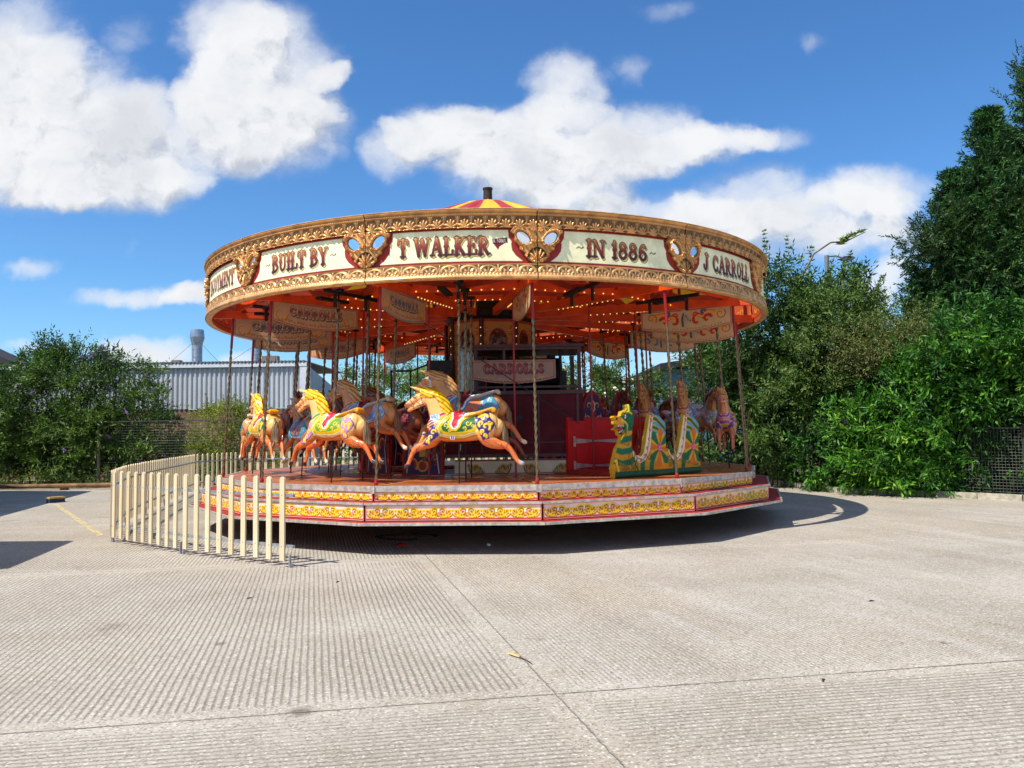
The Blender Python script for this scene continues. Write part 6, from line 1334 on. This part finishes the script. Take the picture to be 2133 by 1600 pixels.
# right hand side
eb = [(8.0, 27.5, 2.8, 1.6, 1.8, 2.8), (9.2, 26.4, 3.9, 2.0, 1.8, 2.5), (8.9, 25.0, 2.0, 1.4, 1.5, 1.9), (10.6, 25.6, 4.0, 1.7, 1.8, 2.3), (11.6, 24.6, 2.8, 1.8, 1.6, 2.3), (9.8, 24.6, 4.6, 1.5, 1.4, 1.6), (7.4, 29.5, 3.2, 1.3, 1.5, 2.4), (8.3, 25.0, 6.2, .8, .7, 1.0), (9.3, 25.0, 6.0, .9, .7, .8), (7.6, 25.6, 5.0, .7, .8, 1.1)]
tips = [(8.15, 24.9, 6.0, 8.1, -.05), (9.4, 24.8, 5.8, 7.5, .15), (9.9, 24.6, 5.8, 7.0, .2), (10.6, 24.5, 5.8, 6.9, .3), (8.9, 24.9, 5.8, 7.9, -.1), (10.2, 24.6, 5.9, 7.3, .5), (11.2, 24.4, 5.4, 6.5, .4), (7.3, 25.4, 5.0, 6.6, -.3), (10.3, 24.4, 7.5, 7.95, .8)]
et, eo = bush('elder_tree', 'tall elder thicket with upright sprays right beside the ride, lamp behind it', 'tree', eb, 8000, 9, .19, .055, G_ELD, 41, 40, extra=sprays(tips, 8, G_ELD[1:]+[(150, 170, 90)], .20, .06, 18), spr=.46, lump=.40, inner=.2)
m = MB(); m.tube([(9.0-eo[0], 24.6-eo[1], 6.3), (9.5-eo[0], 24.5-eo[1], 7.25), (10.0-eo[0], 24.4-eo[1], 7.58), (10.5-eo[0], 24.4-eo[1], 7.62), (11.1-eo[0], 24.4-eo[1], 7.9)], [.035, .03, .028, .024, .01], 5); m.ob('arching_branch', TWIG, et)
bush('olive_thicket', 'olive green flowering thicket between the elder and the spruce', 'bush', [(10.4, 23.2, 4.2, 1.5, 1.3, 1.2), (9.2, 23.6, 3.4, 1.3, 1.2, 1.4), (11.6, 22.8, 3.6, 1.3, 1.2, 1.1), (9.7, 23.9, 5.2, 1.0, 1.0, .9)], 2600, 9, .12, .05, G_OLV, 43, 16, spr=.36, lump=.42)
bush('bramble_tangle', 'brownish dried bramble tangle hanging over the hedge', 'bramble', [(11.0, 21.9, 4.1, 1.5, .8, .55), (12.2, 21.5, 3.9, 1.2, .7, .5), (10.2, 22.3, 3.6, 1.0, .7, .4)], 1500, 7, .09, .035, G_BRM, 45, 60, stemm=TWIG, spr=.3, lump=.35)
lb_ = [(9.7, 22.4, 1.5, 1.0, .9, 1.3), (10.6, 21.6, 1.8, 1.1, .9, 1.5), (11.7, 20.9, 2.3, 1.3, .9, 1.7), (12.6, 20.2, 2.9, 1.4, 1.0, 1.6), (13.6, 19.6, 3.6, 1.5, 1.1, 1.4), (11.9, 20.5, 3.6, 1.1, .9, 1.0), (13.0, 19.0, 3.9, 1.2, .9, .8), (10.0, 21.9, .7, 1.1, .8, .7), (11.1, 21.0, .7, 1.0, .7, .65), (14.6, 18.8, 4.0, 1.3, 1.0, 1.0), (9.2, 23.4, 1.0, .7, .9, .9)]
bush('lime_elder', 'bright green elder spilling over the mesh fence on the right', 'bush', lb_, 5600, 9, .20, .062, G_LIME, 47, 34, spr=.52, lump=.42, inner=.2)
bush('dark_undergrowth', 'dark shaded undergrowth behind the mesh gate at the far right', 'bush', [(13.9, 20.4, 1.4, 1.8, 1.0, 1.5), (15.6, 18.4, 1.4, 1.6, 1.0, 1.4), (12.4, 22.6, 2.2, 3.0, 1.3, 2.3), (10.0, 25.6, 1.6, 2.2, 1.6, 1.8), (7.0, 30.6, 1.5, 1.5, 1.2, 1.6), (8.0, 27.0, 2.3, 1.5, 1.2, 2.2), (8.6, 26.2, 3.6, 1.4, 1.2, 1.8)], 5200, 8, .16, .06, G_DRK, 49, 60, stemm=TWIG, spr=.35)
bush('kerb_weeds', 'straggling weeds creeping over the right hand kerb', 'weeds', [(8.9, 25.2, .28, .35, 1.0, .35), (9.5, 22.6, .3, .4, .5, .4), (12.9, 19.0, .45, .5, .4, .5), (14.0, 17.9, .7, .5, .4, .35), (11.6, 20.5, .25, .5, .3, .3)], 500, 7, .10, .04, G_LIME, 51, 24, stemm=TWIG, spr=.2)
bush('sunlit_weeds', 'sunlit weeds on open ground seen beyond the rightmost horses', 'weeds', [(7.2, 31.5, .45, 1.6, 1.2, .55), (5.5, 32.5, .4, 1.2, .8, .5)], 700, 7, .12, .04, G_LIME, 53, 6, spr=.24)
def spruce(x, y, h, r, seed, label, nlev, zmin=.08, pw=.9):
    rs = np.random.RandomState(seed); t = thing('spruce_tree', label, 'tree', (x, y, 0)); Pb = []; Db = []; Lb = []; Wb = []; Cb = []; mb = MB(); mb.tube([(0, 0, 0), (0, 0, h*.5), (0, 0, h)], [h*.018+.05, h*.011+.03, .015], 8); mb.ob('trunk', BARK, t); br = MB()
    pal = np.array([(26, 50, 30), (38, 72, 38), (54, 94, 46), (84, 124, 58)], float)
    for lv in range(nlev):
        f = zmin+(1-zmin)*(lv+rs.rand()*.5)/nlev; z = h*f; R = r*(1-f)**pw*(.80+.4*rs.rand()*(.6+.4*math.sin(lv*1.7)))+.12; nb = int(8+4*(1-f))
        for b in range(nb):
            a_ = rs.rand()*2*PI
            if math.sin(a_) > .55 and rs.rand() < .6: a_ = -a_
            L = R*rs.uniform(.62, 1.18); n_ = max(4, int(L/.13)); tt = np.linspace(.12, 1, n_); dirv = np.array([math.cos(a_), math.sin(a_), 0]); sag = -.22*L*np.sin(tt*PI*.75)+.16*L*tt**3+rs.uniform(-.1, .22)*L*tt
            P = dirv*L*tt[:, None]; P[:, 2] += z+sag; br.tube([(0, 0, z)]+[tuple(q) for q in P[::max(1, n_//4)]]+[tuple(P[-1])], [.03]*2+[.02]*(len(P[::max(1, n_//4)])-1)+[.008], 4)
            side = np.cross(dirv, [0, 0, 1]); c = rs.rand()*.5
            for s_ in (-1, 1, 0):
                q = P.copy(); sl = (.16+.34*(1-tt)*min(1, L/2.5))*rs.uniform(.7, 1.2, n_); D = unit(dirv*.75+side*s_*.75+np.array([0, 0, .12 if s_ else .45])+rs.randn(n_, 3)*.18)
                m_ = 5
                for kk in range(m_):
                    tq = kk/m_; Pb.append(q+D*(sl*tq)[:, None]); Db.append(unit(D+rs.randn(n_, 3)*.55)); Lb.append(sl*.55+.09); Wb.append(np.full(n_, .042)); hh = np.clip(c+rs.rand(n_)*.4+.18*(tt > .8), 0, .999)*3; k_ = hh.astype(int); ff = (hh-k_)[:, None]; Cb.append(pal[k_]*(1-ff)+pal[np.minimum(k_+1, 3)]*ff)
    V, F, C = leaves(np.concatenate(Pb), np.concatenate(Db), np.concatenate(Lb), np.concatenate(Wb), np.concatenate(Cb), rs, .1)
    mk('crown', qmesh('crown', V, F, C), NEEDLE, t); br.ob('branches', BARK, t); return t
SPB = [(17.4, 24.7, 9.4, 1.7, 1.5, 2.4), (15.5, 24.5, 7.6, 1.8, 1.5, 1.5), (13.4, 24.2, 7.4, 1.2, 1.0, 1.0), (16.4, 24.5, 6.3, 2.6, 1.7, 2.3), (14.3, 24.3, 6.2, 1.4, 1.2, 1.2), (16.9, 24.6, 3.6, 3.0, 1.8, 2.6), (18.6, 25, 10.5, 2.0, 1.6, 4.0), (18.6, 25, 5, 2.6, 1.8, 4.0), (17.6, 24.8, 12.0, .6, .6, .9)]
t, o = bush('spruce_tree', 'broad ragged mass of dark spruce under the spires at the right edge', 'tree', SPB, 18000, 20, .12, .042, [(26, 44, 22), (42, 68, 30), (64, 92, 38), (98, 126, 54)], 61, 46, spr=.50, lump=.34, up=.30, inner=.35, clump=9, csz=1.0, flat=.2, ang=(.9, .75))
m = MB(); m.tube([(0.1, 0, 0), (0.1, 0, 7), (.3, 0, 13.6)], [.30, .2, .03], 8)
rs = np.random.RandomState(5)
for i in range(70):
    b = SPB[rs.randint(len(SPB))]; z0 = b[2]+rs.uniform(-.3, .6)*b[5]-.4; q = (b[0]-o[0]+rs.uniform(-.9, .5)*b[3], b[1]-o[1]+rs.uniform(-.9, .3)*b[4], b[2]+rs.uniform(-.6, .8)*b[5]); m.tube([(.1, 0, max(.5, z0-.5)), ((.1+q[0])/2, q[1]/2, (z0+q[2])/2-.35), q], [.06, .04, .012], 5)
m.ob('trunk', BARK, t)
spruce(14.95, 24.2, 11.7, 2.9, 64, 'dark spruce spire left of the tallest, second highest against the sky', 46, .52, .75)
spruce(13.75, 24.1, 9.7, 2.5, 65, 'lower dark spruce spire standing out farthest left over the hedge', 40, .50, .75)
spruce(16.75, 24.3, 13.7, 3.3, 66, 'highest dark spruce spire cut by the right edge of the picture', 56, .50, .8)
spruce(12.75, 24.3, 6.6, 3.0, 62, 'small pointed young spruce in front of the ragged tall one', 30, .2, .75)
# distant tree line closing the view
tl = [(x, 62+3*math.sin(x*.7), 2.4, 3.4, 2.0, 2.6+.8*math.sin(x*1.3)) for x in np.arange(-70, 72, 4.2)]
V, F, C = bush_leaves(tl, 7000, 6, .5, .3, G_DRK, 71, spr=.9, back=.1); tag(mk('distant_trees', qmesh('distant_trees', V, F, C), LEAF), 'far off line of dark trees behind the yard', 'trees', kind='stuff')
print('polys', sum(len(o.data.polygons) for o in bpy.data.objects if o.type == 'MESH'), 'objects', len(bpy.data.objects))
